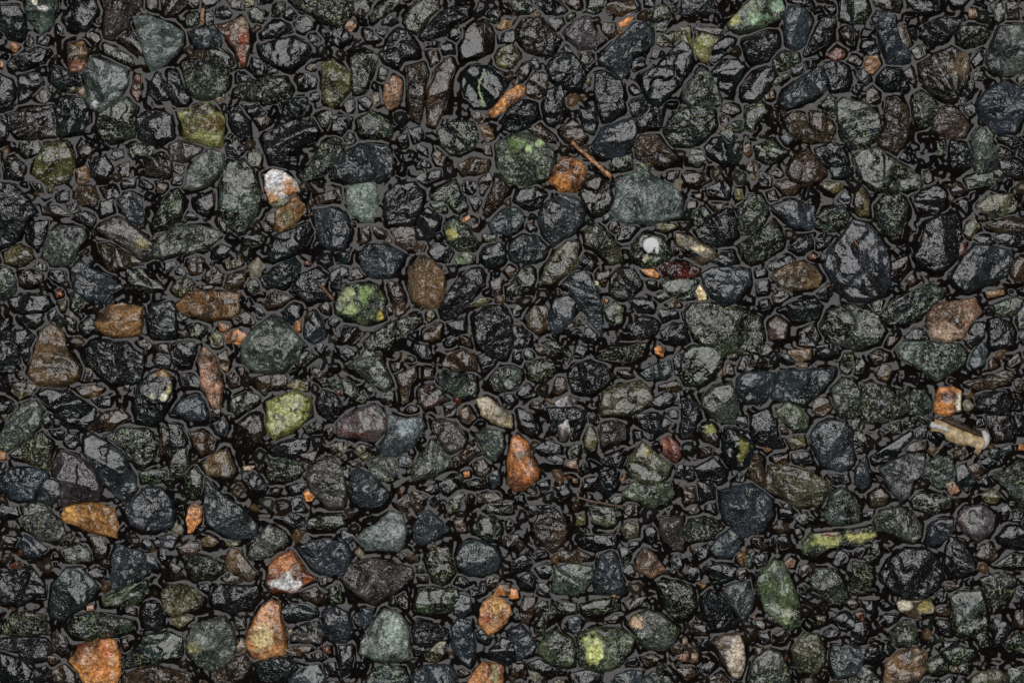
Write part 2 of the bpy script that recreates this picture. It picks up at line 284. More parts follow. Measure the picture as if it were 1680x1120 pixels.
H|668,25 678,10 700,-5 715,-2 719,15 700,30 685,52 668,48 665,35|dark olive slanting stone above the mahogany slab
v|730,368 745,358 768,372 782,400 775,410 752,405 735,395|green mottled slanting stone above right of the earthy tan stone
s|835,1035 855,1025 868,1040 878,1060 872,1072 850,1078 835,1075|slate grey blocky stone below right of the orange tan pebble
s|900,520 910,492 932,485 945,495 940,520 922,538 908,540|small slate grey slanting stone below the olive lens stone
s|680,1105 700,1092 735,1092 748,1108 745,1128 680,1128|small slate grey flat-lying sliver left of the orange bottom-edge stone
u|1288,195 1300,185 1320,188 1328,210 1345,220 1368,225 1355,232 1325,228 1295,218|small brown slanting sliver below the mossy top-edge stone, below right of the lime triangle stone
B|1082,848 1120,848 1120,902 1100,895 1085,872|small grey-brown upright stone below the olive pyramid stone
d|1622,525 1640,520 1665,540 1662,568 1625,568|small dark grey five-sided stone right of the pinkish tan block
k|1158,242 1170,228 1185,226 1195,240 1215,232 1218,250 1205,265 1180,265 1165,255|small black oblong stone above right of the broad grey-green stone
g|442,758 470,751 495,760 498,772 475,785 442,788 438,772|small dark green oblong stone below the lime green speckled stone
d|1600,655 1615,645 1650,642 1660,660 1650,678 1625,675 1605,672|small dark grey oblong stone right of the orange white-sided cube
W|435,288 448,280 468,285 482,298 488,312 465,318 445,328 438,310|white quartz stone with rusty brown edges
h|1605,338 1625,322 1662,318 1671,330 1665,345 1638,352 1615,348|small olive grey flat-lying sliver above the pinkish tan block
s|280,678 295,658 322,648 335,660 340,685 330,692 308,682|small slate grey blocky stone below left of the tall tan stone
d|678,1035 685,1018 720,1025 735,1035 720,1052 700,1058 682,1052|small dark grey oblong stone left of the orange tan pebble
o|454,345 470,338 482,320 498,335 500,348 480,365 462,378 451,375|small ochre slanting stone below the white and rust stone
g|1498,170 1510,152 1530,160 1538,180 1532,200 1510,205 1500,190|small dark green blocky stone below left of the pale right-edge stone
d|15,490 38,485 75,485 85,500 70,510 38,512 18,502|small dark grey flat-lying sliver above the big tan triangle stone
e|332,762 352,745 372,738 385,772 375,782 342,778|small tan brown blocky stone above right of the fiery orange sliver
d|899,148 920,140 925,155 922,195 900,200 892,175|small dark grey upright stone right of the long rust sliver
g|588,198 608,185 625,192 642,205 640,222 610,222 592,218|small dark green oblong stone below left of the pink-orange pebble
k|1338,245 1365,235 1382,245 1392,270 1385,280 1360,272 1345,260|small black slanting stone above the huge slate stone
g|1125,872 1132,852 1165,850 1185,865 1162,882 1135,885|small dark green oblong stone below right of the olive pyramid stone
q|1522,760 1542,748 1562,752 1565,768 1555,785 1542,798 1528,782 1520,772|small green-grey rounded stone above left of the pink-flecked stone
u|355,1105 380,1082 400,1075 410,1092 400,1110 380,1118 358,1118|small brown slanting stone below left of the orange pear stone
s|805,365 825,345 848,342 860,360 845,378 810,380|small slate grey oblong stone below the bright green speckled stone
k|898,670 945,669 960,680 950,705 940,720 937,685 912,688 911,708 905,695|small black rounded stone left of the broad olive grey stone
t|602,1112 612,1100 635,1092 660,1098 670,1115 665,1130 605,1130|small dark teal oblong stone left of the orange bottom-edge stone
s|190,328 212,315 230,325 235,352 232,370 212,360 200,342|small slate grey slanting stone below right of the olive left-side stone
c|1112,385 1132,388 1152,402 1175,415 1170,425 1150,430 1128,412 1112,402|beige slanting stone with black patches
t|1338,358 1352,345 1382,338 1390,355 1385,372 1358,375 1340,370|small dark teal oblong stone above left of the huge slate stone
O|1538,652 1542,638 1565,635 1576,642 1575,670 1560,678 1545,676 1536,670|orange brown cube-like stone with a whitish right side
H|980,585 1005,570 1040,568 1060,562 1055,578 1030,595 1015,592 990,588|small dark olive flat-lying sliver above the broad olive grey stone
q|780,710 800,705 822,710 825,732 812,752 798,745 790,728 782,720|small green-grey rounded stone above left of the rusty orange stone
k|1292,500 1305,495 1338,490 1345,502 1340,520 1305,525 1295,515|small black oblong stone below the olive brown wedge
d|1352,108 1370,100 1390,110 1395,128 1385,145 1365,148 1360,130|small dark grey blocky stone below right of the mossy top-edge stone
d|1342,42 1350,28 1368,30 1365,55 1358,70 1338,82 1322,90 1328,72|small dark grey slanting sliver right of the mossy top-edge stone
g|708,320 725,308 745,298 760,322 765,338 750,345 735,330 715,328|small dark green oblong stone below left of the bright green speckled stone
g|1498,820 1510,810 1540,810 1560,818 1560,830 1530,838 1502,832|small dark green flat-lying sliver above left of the pink-flecked stone
f|768,1120 782,1100 792,1088 822,1092 825,1112 820,1128 772,1130|striped orange tan stone cut by the bottom edge
v|1275,675 1295,660 1310,668 1325,685 1320,705 1305,705 1290,692|small green mottled blocky stone below the slate bar
q|805,625 818,605 840,602 855,610 852,628 838,638 810,638|small green-grey oblong stone above the rusty orange stone
c|782,655 800,652 820,668 838,682 838,700 820,695 792,680|small cream slanting sliver above left of the rusty orange stone
t|775,865 785,852 810,848 822,862 820,885 798,885 778,872|small dark teal blocky stone below left of the rusty orange stone
s|1165,900 1180,882 1198,868 1215,882 1212,898 1198,910 1175,910|small slate grey blocky stone above left of the tall green speckled stone
d|276,118 292,120 300,145 312,160 305,172 288,170 272,150|small dark grey upright stone above left of the olive-yellow angular stone
g|1570,58 1580,42 1612,44 1628,49 1615,65 1590,75 1572,70|small dark green oblong stone left of the pale right-edge stone
q|1086,468 1095,458 1128,456 1145,460 1142,475 1120,488 1095,478|small green-grey flat-lying sliver below the deep red stone
q|1495,650 1500,638 1515,642 1530,660 1528,688 1520,692 1505,680 1495,665|small green-grey upright stone left of the orange white-sided cube
u|725,601 735,580 760,575 780,585 780,605 750,605|small brown oblong stone below right of the earthy tan stone
d|685,355 700,342 720,355 720,370 705,388 688,390 682,375|small dark grey blocky stone above the earthy tan stone, right of the pale grey-green block
s|1520,885 1528,862 1540,852 1565,852 1565,870 1540,890 1522,895|small slate grey slanting stone left of the pink-flecked stone
u|142,700 170,678 200,670 212,685 180,700 150,708|small brown flat-lying sliver below right of the big tan triangle stone
d|12,105 32,90 60,78 78,82 70,100 38,112 15,111|small dark grey flat-lying sliver left of the tan and pink pebble
g|208,442 230,442 250,458 268,472 235,475 212,472|small dark green oblong stone above right of the pointed ochre stone
k|1430,750 1450,735 1482,715 1495,708 1498,720 1475,740 1455,758 1435,760|small black slanting sliver below left of the orange white-sided cube
S|602,758 620,750 645,755 652,770 642,785 622,785 608,772|small grey-green blocky stone below left of the blue-grey flat stone
d|1120,660 1135,655 1148,668 1142,690 1135,715 1120,715|small dark grey upright sliver above right of the brick red pebble
k|86,105 110,118 130,122 135,138 100,145 82,135|small black oblong stone below left of the tan and pink pebble
b|235,258 265,252 280,265 278,288 240,285|small dark brown five-sided stone below left of the olive-yellow angular stone
k|1442,125 1452,112 1478,115 1492,135 1488,145 1458,145 1442,135|small black oblong stone left of the pale right-edge stone
d|-5,560 15,558 28,568 30,592 15,608 -5,608|small dark grey upright stone left of the big tan triangle stone
b|1618,682 1650,682 1662,700 1658,722 1635,720 1628,702|small dark brown blocky stone below right of the orange white-sided cube
e|371,920 380,900 392,905 410,928 420,938 408,950 388,938 374,932|small tan brown slanting stone left of the orange and mint quartz
u|808,310 812,285 825,288 832,308 822,330 800,352 795,340|small brown upright sliver below left of the bright green speckled stone
H|1400,922 1420,925 1432,945 1422,970 1400,970|small dark olive upright stone below right of the yellow-green long stone
B|988,695 1005,690 1025,700 1025,720 1005,725 990,732 985,715|small grey-brown blocky stone below the broad olive grey stone
s|311,52 330,45 355,50 362,65 360,75 332,78 320,72|small slate grey oblong stone left of the rust-streaked wedge
d|520,660 530,640 550,648 560,665 545,690 525,675|small dark grey blocky stone above left of the pink stained stone
s|475,1115 495,1095 520,1091 532,1110 530,1128 478,1128|small slate grey oblong stone below right of the orange pear stone
x|1085,442 1090,430 1122,432 1148,440 1145,452 1115,455 1090,452|deep red rough elongated stone below the stone with white spot
B|478,1038 495,1025 520,1020 528,1035 525,1055 505,1050 480,1050|small grey-brown oblong stone right of the orange pear stone
o|112,70 135,69 144,88 140,102 130,114 115,115 111,95|tan pebble with pinkish lower end
k|462,165 480,162 502,160 506,175 500,189 472,196 464,185|small black blocky stone below left of the ochre-green upright stone
d|1560,232 1580,235 1595,250 1592,270 1565,275 1558,250|small dark grey blocky stone below left of the pale right-edge stone
c|1472,988 1482,984 1500,985 1525,982 1531,995 1530,1004 1500,1010 1480,1002|cream and olive curved stone under the big dark oval stone
u|1585,630 1612,622 1648,608 1665,610 1662,625 1625,635 1600,638|small brown flat-lying sliver above right of the orange white-sided cube
d|442,732 475,722 502,720 502,738 480,749 450,745|small dark grey flat-lying sliver below the lime green speckled stone
d|805,1065 825,1048 842,1052 845,1085 820,1085 802,1075|small dark grey blocky stone above right of the orange bottom-edge stone
S|1462,1035 1482,1020 1500,1020 1505,1040 1492,1058 1470,1055 1465,1045|small grey-green blocky stone below left of the cream and olive stone
k|1120,-2 1170,-2 1172,20 1145,22 1120,25|small black oblong stone above the lime triangle stone
g|1585,295 1608,282 1640,278 1650,290 1625,302 1590,308|small dark green flat-lying sliver below the pale right-edge stone
k|1045,680 1078,678 1105,695 1080,710 1055,700|small black oblong stone above left of the brick red pebble
d|1032,535 1055,518 1078,528 1080,542 1060,552 1035,550|small dark grey oblong stone below left of the cream almond pebble
n|1045,920 1058,900 1075,912 1088,932 1070,945 1048,935|small pinkish tan blocky stone above right of the lime-patched green stone
H|865,598 885,590 908,595 912,608 892,625 872,620|small dark olive blocky stone left of the broad olive grey stone
g|1238,240 1268,230 1280,245 1292,250 1270,265 1245,260|small dark green oblong stone above right of the beige and black stone
d|1140,768 1170,752 1190,772 1182,790 1152,784|
u|1618,370 1650,358 1682,358 1682,380 1640,380|
d|280,578 295,562 318,562 321,580 308,598 285,595|
k|460,1002 475,990 505,992 520,1005 505,1015 470,1015|
d|1638,880 1652,862 1670,862 1682,872 1682,895 1660,895 1642,888|
s|500,530 515,512 530,522 532,550 515,560 502,552|
b|1212,605 1220,585 1238,580 1270,600 1255,608 1220,610|
g|952,992 975,985 1012,982 1015,998 985,1005 960,1008|
B|280,238 295,232 330,241 328,250 300,262 280,262|
d|950,885 975,878 1010,878 1010,895 975,900 955,895|
p|688,640 705,630 725,642 735,655 715,660 698,668 688,658|
d|232,1005 240,988 260,990 265,1010 262,1028 240,1030|
k|790,420 798,405 820,398 830,412 825,432 798,435|
d|845,328 855,310 878,308 892,322 885,338 862,340|
u|865,520 878,500 898,505 898,530 885,545 868,535|
d|32,125 60,120 68,135 42,160 32,165 30,145|
d|-5,120 20,132 24,155 18,175 -5,180|
g|502,855 520,848 560,845 565,860 535,868 505,865|
d|41,378 58,365 78,362 75,380 62,410 48,398|
s|60,804 78,786 95,792 98,812 82,825 62,820|
g|840,465 855,442 872,440 878,460 862,478 845,482|
y|8,415 30,402 50,408 55,425 25,432 10,430|
u|925,208 940,198 952,205 962,225 950,235 930,230 920,218|
d|555,1060 575,1060 580,1080 575,1105 560,1115|
d|378,175 395,180 405,200 408,225 390,220 378,200|
g|380,655 405,642 425,650 420,660 390,680 380,670|
m|312,710 330,708 352,720 350,740 330,745 320,730|
h|280,740 305,735 308,760 295,778 280,780|
g|342,82 362,78 385,100 388,108 372,115 345,100|
d|1085,545 1105,530 1125,532 1128,558 1090,560|
k|985,775 1010,768 1015,792 1000,810 982,802|
u|1328,185 1350,185 1370,208 1366,221 1342,214 1331,205|
u|865,135 878,120 898,122 896,148 885,158 865,152|
g|1225,175 1250,168 1260,182 1240,200 1240,215 1225,208|
s|30,895 40,878 62,890 78,900 65,912 40,910|
d|1488,0 1540,0 1542,18 1512,22 1495,15|
u|752,270 772,260 800,262 800,282 760,285|
g|1068,25 1080,8 1095,10 1100,30 1090,48 1078,48 1069,38|
d|835,532 855,538 870,550 865,568 835,568|
g|1630,500 1665,488 1680,492 1670,512 1638,518|
p|645,380 658,372 678,375 680,390 685,405 668,408 652,398|
k|1052,612 1068,600 1098,592 1102,610 1090,620 1060,620|
u|415,620 440,615 468,615 468,630 440,635 432,645 422,632|
g|1548,1068 1575,1060 1598,1065 1595,1080 1565,1088 1555,1080|
u|652,615 680,602 682,618 672,632 670,655 660,662 658,635|
d|148,261 172,258 185,275 175,290 150,288|
y|815,90 825,78 842,72 852,92 840,108 818,105|
h|1595,1112 1612,1102 1640,1100 1652,1112 1650,1128 1595,1128|
g|305,780 318,768 330,780 330,798 318,818 305,805|
S|100,902 130,894 146,905 145,920 110,920|
k|528,50 545,45 568,48 575,62 555,75 540,68|
u|995,8 1010,-2 1040,0 1044,15 1020,22 998,20|
d|275,695 295,698 305,720 302,732 280,735|
q|-5,440 10,440 25,460 20,478 8,488 -5,490|
k|1158,930 1182,925 1208,932 1200,948 1182,952 1168,945|
d|938,1105 960,1100 990,1105 985,1122 940,1122|
u|122,322 130,305 148,305 160,320 155,335 135,335|
d|1640,265 1660,260 1680,270 1675,290 1645,285|
u|1230,765 1238,745 1250,750 1252,772 1258,792 1252,798 1235,782|
b|5,262 20,258 38,272 35,290 8,290|
k|1170,75 1192,60 1205,65 1190,85 1170,105 1162,95|
d|245,140 258,120 272,140 275,160 260,162 246,152|
u|85,1102 105,1090 122,1105 122,1120 90,1120|
S|1400,1105 1412,1092 1430,1102 1448,1120 1400,1128|
g|1270,98 1282,86 1308,88 1312,98 1295,110 1275,115|
d|952,180 975,175 980,190 975,218 960,212|
b|1462,432 1488,420 1492,440 1475,460 1462,455|
k|705,412 715,398 732,400 742,415 735,428 710,425|
m|638,460 650,465 662,482 662,510 652,518 645,495|
d|1582,555 1600,530 1618,530 1615,550 1595,570|
k|430,55 440,42 460,35 480,48 470,54 440,62 430,64|
d|18,545 42,541 55,552 45,568 18,568|
p|1262,530 1275,520 1292,532 1288,555 1265,555|
s|1405,768 1420,750 1425,772 1425,792 1415,802 1404,792|
k|1632,1015 1650,1020 1660,1030 1645,1052 1632,1060|
g|1401,0 1420,0 1428,20 1415,35 1401,38|
d|412,95 430,100 455,115 445,120 420,125 410,112|
k|1570,768 1582,760 1592,778 1600,790 1588,805 1572,790|
k|1068,658 1090,645 1115,644 1115,660 1080,668|
k|1632,388 1650,382 1682,384 1685,402 1642,400|
k|1380,0 1400,0 1400,40 1378,30|
b|560,538 585,538 598,548 580,562 560,562|
b|1315,545 1335,532 1342,550 1340,568 1312,565|
b|196,62 220,52 230,68 234,92 215,82|
g|208,242 225,235 252,241 245,255 218,260|
u|1540,685 1562,685 1590,700 1615,710 1618,718 1590,710 1560,699|
s|745,988 755,976 770,980 772,1000 760,1012 746,1005|
s|1010,1108 1035,1100 1052,1102 1052,1125 1010,1125|
b|30,452 48,442 68,450 68,462 50,470 32,465|
d|1160,308 1190,295 1198,310 1192,325 1165,320|
y|1405,318 1415,308 1425,328 1425,352 1412,352 1402,335|
v|992,510 1008,495 1020,505 1020,528 1005,532 995,520|
g|230,775 250,770 272,772 272,782 250,792 232,790|
d|1398,1025 1415,1020 1425,1035 1418,1052 1398,1052|
g|560,620 575,625 600,652 595,660 565,645|
d|868,1088 885,1082 925,1102 905,1108 878,1100|
k|880,5 895,-2 915,2 928,18 915,22 895,20|
H|460,602 480,592 502,575 516,582 505,595 490,600 472,610|
d|850,672 868,678 882,700 872,712 855,700|
d|1032,492 1055,488 1072,495 1075,508 1055,512 1038,502|
g|608,25 618,12 642,-2 655,0 642,15 625,28 610,35|
y|700,1072 720,1052 732,1052 730,1072 715,1085 700,1082|
g|1005,260 1035,252 1038,275 1002,280|
v|970,840 1010,840 1008,858 995,862 975,855|
d|1312,390 1335,385 1332,405 1312,415 1295,405|
b|1148,700 1168,695 1180,710 1178,730 1158,720|
b|265,-5 302,-2 305,5 290,20 270,25|
u|742,752 760,740 782,730 788,742 758,760 748,765|
k|545,190 570,190 572,205 560,220 545,215|
y|15,632 30,628 58,632 50,645 32,652 18,642|
v|1522,1088 1540,1075 1555,1085 1552,1102 1530,1105|
u|375,450 402,442 400,460 385,475 369,471|
t|905,992 915,985 945,990 945,1005 920,1005 905,1002|
s|1600,575 1612,562 1620,575 1615,595 1600,605 1592,595|
u|915,905 945,902 968,915 945,922 920,918|
d|1368,1015 1385,1005 1402,1010 1402,1032 1380,1030|
k|322,328 348,318 350,338 340,352 325,348|
s|580,1012 595,998 612,1000 610,1015 598,1030 585,1022|
g|835,2 865,0 878,15 872,20 840,20|
d|400,785 415,775 435,792 435,808 412,802|
u|1120,285 1155,282 1165,295 1142,305 1125,298|
m|1661,435 1670,422 1688,422 1688,462 1670,462 1661,452|
g|35,832 50,825 75,832 78,845 38,845|
u|432,498 450,478 475,488 462,500 440,505|
u|149,880 165,880 175,898 172,910 160,918 152,900|
u|855,1000 862,980 878,980 875,1002 865,1022 856,1015|
y|282,475 290,460 305,455 318,465 308,480 292,485|
g|1650,1052 1672,1040 1682,1045 1682,1070 1652,1065|
d|1145,790 1168,788 1170,815 1150,820|
g|170,72 190,80 212,92 222,108 200,100 172,85|
k|878,735 898,722 918,730 920,742 895,745|
t|1632,928 1660,908 1680,912 1680,928|
u|335,450 350,438 365,450 362,466 340,465|
q|1655,1098 1680,1092 1682,1120 1658,1120|
d|1410,1065 1438,1062 1448,1078 1432,1085 1412,1080|
d|30,522 50,514 70,515 65,530 42,538|
t|35,232 58,231 66,240 62,250 45,255 34,248|
d|1168,430 1185,415 1202,412 1208,430 1190,436|
k|465,512 478,500 492,502 492,520 478,530 468,522|
u|518,322 555,310 560,325 522,335|
g|800,826 840,825 840,840 800,840|
u|265,700 280,710 275,740 260,745|
u|695,542 715,531 725,531 720,555 695,558|
b|88,1035 105,1045 112,1068 98,1072 86,1052|
u|865,212 885,205 912,228 900,232 875,220|
b|1435,-2 1480,-2 1475,18 1455,15 1438,8|
b|575,5 600,0 606,15 592,25 578,22|
d|840,922 858,910 872,920 865,932 840,938|
e|1295,575 1330,572 1330,590 1310,592 1295,582|
u|1428,812 1445,802 1458,812 1450,828 1430,830|
S|1400,710 1415,708 1422,722 1415,740 1400,735|
u|490,745 520,740 515,758 498,772|
d|782,585 805,575 810,598 795,610|
h|1018,868 1032,855 1048,860 1045,878 1028,882|
d|1340,568 1370,562 1375,578 1355,585 1342,580|
q|1058,1112 1072,1102 1095,1110 1110,1125 1060,1128|
g|968,830 1010,832 1012,842 970,845|
u|1272,302 1290,295 1312,302 1305,315 1290,318|
d|852,948 872,938 880,948 875,965 855,962|
b|855,105 868,100 872,115 860,130 845,140 850,120|
d|985,755 1015,742 1025,750 1015,765 1000,765|
w|915,692 932,686 936,700 928,720 919,722|
d|680,295 690,285 722,280 720,292 700,300|
u|492,972 518,962 530,975 520,988 500,980|
k|1362,275 1398,275 1392,292 1368,292|
G|1130,265 1135,245 1152,248 1158,262 1145,272|
g|1348,172 1360,155 1370,160 1368,190 1352,182|
k|735,530 760,520 762,542 745,550|
t|400,388 420,382 432,388 432,398 415,405 402,398|
O|368,550 390,541 405,550 390,562 372,562|
y|1080,60 1098,55 1118,52 1110,65 1088,75 1078,70|
d|462,852 480,842 498,850 498,868 480,862|
d|1485,555 1500,538 1518,545 1525,560|
g|1380,602 1385,582 1398,578 1402,598 1390,612|
o|125,638 150,632 168,638 160,648 135,650|
b|488,130 502,120 518,130 515,142 498,145|
d|720,792 740,785 750,798 735,810 720,805|
u|292,898 312,888 328,890 320,908 298,908|
m|468,1065 505,1058 512,1065 490,1075 468,1072|
B|1380,50 1390,42 1402,50 1402,75 1390,72|
g|115,480 130,480 135,495 128,515 118,505|
d|348,410 362,400 378,408 368,422 352,428|
d|371,240 388,230 400,245 388,258 375,255|
d|295,615 312,615 326,622 325,635 300,632|
u|308,430 322,420 332,428 330,445 312,448|
d|398,170 420,170 435,185 422,192 408,185|
s|252,888 278,878 290,882 282,898 258,895|
t|1140,348 1155,340 1165,352 1148,370 1139,365|
g|1625,8 1645,5 1650,20 1638,40 1632,25|
p|908,632 915,618 928,620 930,635 918,646 908,642|
u|1470,45 1485,42 1495,72 1486,80 1478,62|
d|1300,745 1328,740 1332,758 1305,760|
d|818,58 840,48 850,58 840,70 820,68|
u|988,38 1010,38 1012,55 1000,60 988,50|
d|906,800 928,795 935,812 918,822|
b|68,338 92,338 115,352 92,352 70,348|
o|1420,105 1428,92 1440,92 1445,105 1432,119 1422,115|
d|540,445 558,440 559,472 545,470|
u|840,1085 858,1085 862,1105 840,1110|
d|165,332 185,325 185,348 165,355|
y|960,720 968,700 975,710 980,720 972,738 962,732|
d|1260,435 1295,420 1305,428 1270,444|
y|1585,370 1600,358 1608,372 1592,390 1582,382|
d|868,830 900,830 915,840 870,842|
y|1610,810 1630,802 1642,812 1635,825 1615,820|
d|670,212 690,208 698,225 680,235|
u|1122,800 1140,798 1142,822 1125,825|
g|308,538 322,530 338,538 330,552 312,550|
u|785,812 810,808 825,818 805,824 785,822|
d|948,428 962,420 975,428 970,442 950,440|
g|542,965 555,960 560,985 545,992 540,980|
d|120,352 140,348 155,358 150,370 130,362|
e|755,672 768,668 780,685 768,695 758,690|
h|735,825 752,810 760,812 750,835 735,842|
d|-5,525 15,522 15,550 -5,555|
b|-5,880 15,878 28,885 20,898 2,898|
k|1080,508 1108,508 1112,520 1088,525|
o|125,278 140,272 145,280 142,298 128,300|
d|52,1100 75,1092 78,1110 60,1120|
u|1025,988 1040,980 1060,980 1052,992 1032,1000|
d|1665,680 1680,680 1680,710 1668,710|
d|0,830 25,832 30,845 0,848|
g|968,0 990,0 990,12 975,20 965,18|
g|520,190 542,180 545,200 530,208|
u|1485,738 1500,725 1520,725 1518,738 1495,742|
u|648,825 668,810 675,825 660,840|
u|1428,585 1442,575 1458,582 1455,592 1438,598|
u|128,240 135,230 152,245 145,258 130,252|
b|950,85 965,82 975,100 965,110 954,100|
p|1140,45 1175,45 1195,51 1178,58 1148,51|
p|1652,5 1672,2 1670,28 1655,28|
d|349,15 365,9 380,22 375,29 355,28|
d|1575,155 1588,138 1598,135 1590,160 1580,172|
g|408,18 420,12 432,20 430,35 412,32|
v|748,422 760,414 778,418 775,430 752,432|
m|432,370 438,352 451,348 448,378 435,378|
b|785,295 802,282 808,295 790,318|
d|252,590 265,582 280,592 275,605 255,600|
y|1292,720 1318,715 1322,730 1300,735|
g|308,25 322,20 328,32 318,45 305,42|
d|1595,100 1608,82 1622,82 1612,100 1600,110|
k|1105,590 1115,575 1119,598 1118,615 1108,612|
y|470,632 485,622 505,628 502,640 485,638|
d|30,560 45,562 48,585 42,592 32,580|
y|1352,300 1385,300 1382,310 1368,315 1352,308|
w|910,660 930,650 948,658 938,666 915,666|
d|1280,835 1290,825 1300,835 1300,850 1280,848|
u|980,448 1000,442 1000,455 990,468 978,460|
d|1598,388 1625,388 1642,400 1612,400|
k|1358,778 1390,780 1395,790 1368,792|
k|1638,225 1665,225 1680,235 1660,241|
u|1082,632 1105,625 1120,630 1115,640 1085,638|
d|830,470 845,465 845,495 832,492|
k|960,530 980,548 978,560 960,555|
s|802,778 818,770 820,792 808,802|
d|898,30 920,28 925,38 912,50 904,42|
o|358,582 370,575 375,592 372,608 362,602|
r|222,122 230,125 229,150 225,165 216,150|
g|892,562 910,560 935,578 938,585 915,575|
b|960,785 980,782 979,802 958,800|
o|788,208 805,208 810,225 798,232|
d|130,535 150,522 155,538 140,550|
y|540,730 562,725 562,745 548,748|
d|1275,882 1292,878 1298,898 1282,902|
d|70,685 82,680 98,692 90,700 72,698|
d|1120,765 1138,765 1140,785 1122,785|
d|150,652 180,650 180,665 160,665|
b|166,310 190,310 195,322 175,328|
p|805,462 820,455 822,480 810,485|
s|352,700 365,688 374,700 368,715 355,710|
r|1360,92 1372,78 1385,82 1388,92 1370,99|
b|280,922 295,930 298,945 280,950|
u|1590,765 1605,760 1615,772 1608,785 1598,778|
y|1115,45 1132,45 1132,70 1120,68|
O|810,976 820,960 835,958 838,975 822,975|
g|880,1025 890,1010 898,1020 890,1040 880,1040|
k|-5,192 10,198 12,220 -5,235|
v|1042,265 1062,270 1068,285 1048,285|
d|1242,462 1260,460 1260,480 1245,482|
y|282,1015 305,1010 315,1015 295,1028 285,1025|
m|1665,1010 1680,998 1682,1028 1668,1028|
h|365,948 378,940 395,948 392,956 372,956|
u|592,375 605,370 605,395 592,400|
d|-5,660 15,658 25,668 10,675 -5,678|
k|555,415 575,412 572,430 555,432|
d|1245,570 1260,565 1270,575 1260,585 1248,582|
k|780,1040 790,1032 805,1045 800,1055 785,1050|
b|1482,120 1495,110 1505,125 1500,140 1494,132|
t|1668,515 1682,500 1688,535 1672,540|
e|330,885 342,878 358,888 350,895 332,895|
u|1165,1112 1185,1105 1198,1120 1168,1128|
s|1405,118 1418,112 1428,128 1422,138 1410,130|
k|1340,392 1365,388 1360,402 1342,408|
t|1182,218 1198,210 1208,225 1202,235 1190,225|
d|475,798 500,792 495,808 480,812|
y|1075,366 1105,368 1110,374 1090,379 1078,374|
g|498,700 520,690 528,700 505,710|
n|560,40 575,32 585,42 575,50 560,50|
g|1018,898 1030,900 1032,920 1022,928|
u|102,885 120,880 132,888 120,894 102,894|
u|1052,1078 1072,1075 1082,1082 1062,1092|
u|255,565 278,562 278,580 258,575|
t|802,22 812,15 822,25 818,36 805,35|
g|708,335 728,330 732,345 715,348|
s|240,910 252,915 260,932 242,932|
u|1268,750 1292,745 1292,760 1272,760|
b|145,938 158,932 172,948 168,955 155,948|
u|702,85 715,82 720,100 708,108|
g|932,740 940,730 952,730 948,745 935,752|
p|745,855 760,852 765,870 750,872|
d|1450,1010 1475,1008 1472,1019 1458,1025|
y|370,430 390,425 398,432 385,440 372,440|
y|768,500 790,488 805,492 785,502|
g|1538,235 1550,230 1552,250 1540,255|
b|1635,242 1652,244 1660,252 1645,258 1635,252|
d|1415,985 1432,985 1435,1002 1422,1002|
k|466,15 475,12 485,22 482,30 472,30 465,25|
m|611,372 622,375 642,392 640,398 622,388|
g|108,520 122,525 122,545 112,542|
o|1618,478 1648,475 1648,482 1622,488|
g|1405,600 1415,588 1420,598 1415,612 1405,612|
d|652,225 668,218 668,238 658,242|
u|525,500 535,495 542,502 540,515 528,512|
k|282,515 295,511 308,522 295,528 285,524|
n|1552,795 1565,790 1575,805 1562,810|
x|1570,410 1575,398 1586,400 1585,412 1575,420|
g|625,646 642,641 645,658 628,658|
d|628,30 642,26 650,35 640,41 628,39|
d|1038,100 1052,98 1058,108 1038,115|
b|1295,0 1328,0 1335,14 1315,8|
d|200,295 220,292 220,305 202,308|
u|1150,735 1170,732 1170,745 1152,748|
u|1665,625 1680,625 1680,642 1668,642|
d|502,1075 530,1070 532,1080 510,1082|
o|815,45 825,32 842,35 835,44 822,48|
u|1138,1025 1158,1025 1158,1040 1142,1038|
u|1562,310 1575,302 1585,312 1575,320 1565,318|
d|1295,112 1318,108 1318,120 1300,122|
y|445,332 465,325 474,328 465,336 450,340|
d|558,435 570,440 572,452 558,455|
O|1052,442 1072,442 1082,450 1078,455 1060,450|
d|92,318 110,315 112,328 95,330|
d|82,705 105,708 102,720 85,715|
u|695,605 710,605 710,620 695,620|
d|1320,100 1340,98 1340,110 1325,112|
s|1282,225 1295,215 1302,228 1292,238|
g|792,385 818,385 818,394 798,396|
y|948,845 960,845 960,860 945,862|
g|1200,202 1218,200 1222,212 1208,215|
d|722,75 740,72 745,85 730,88|
d|1145,1048 1162,1048 1158,1062 1145,1060|
q|1305,848 1320,842 1328,855 1315,860|
d|388,122 410,125 410,132 390,135|
d|1245,1040 1260,1038 1265,1050 1252,1055|
o|1210,911 1222,904 1225,920 1218,928 1211,918|
u|420,194 435,190 440,202 428,208|
g|1460,695 1475,695 1478,710 1465,710|
y|1205,310 1218,310 1220,325 1208,328|
d|328,-5 358,-2 352,8 335,11|
k|1525,710 1538,709 1545,720 1539,725 1528,720|
k|1610,758 1622,750 1635,760 1620,766|
c|388,1060 395,1050 405,1060 400,1070 390,1068|
h|385,1020 400,1015 402,1030 390,1032|
d|885,792 898,790 902,802 888,808|
d|1110,765 1120,760 1122,785 1112,780|
d|1248,495 1260,492 1265,505 1250,510|
o|1220,240 1230,235 1235,248 1228,255 1220,250|
u|1165,336 1192,334 1178,349|
t|538,628 560,625 560,638 545,635|
d|78,512 90,508 94,520 82,528|
O|359,528 380,535 372,542 360,542|
O|482,524 494,522 492,542 485,545|
u|1102,1060 1120,1060 1120,1071 1105,1072|
u|1340,1010 1355,1010 1355,1022 1342,1025|
c|609,155 620,152 622,165 614,172 609,165|
g|1268,130 1292,120 1295,125 1272,138|
O|1074,572 1081,566 1090,572 1088,585 1076,580|
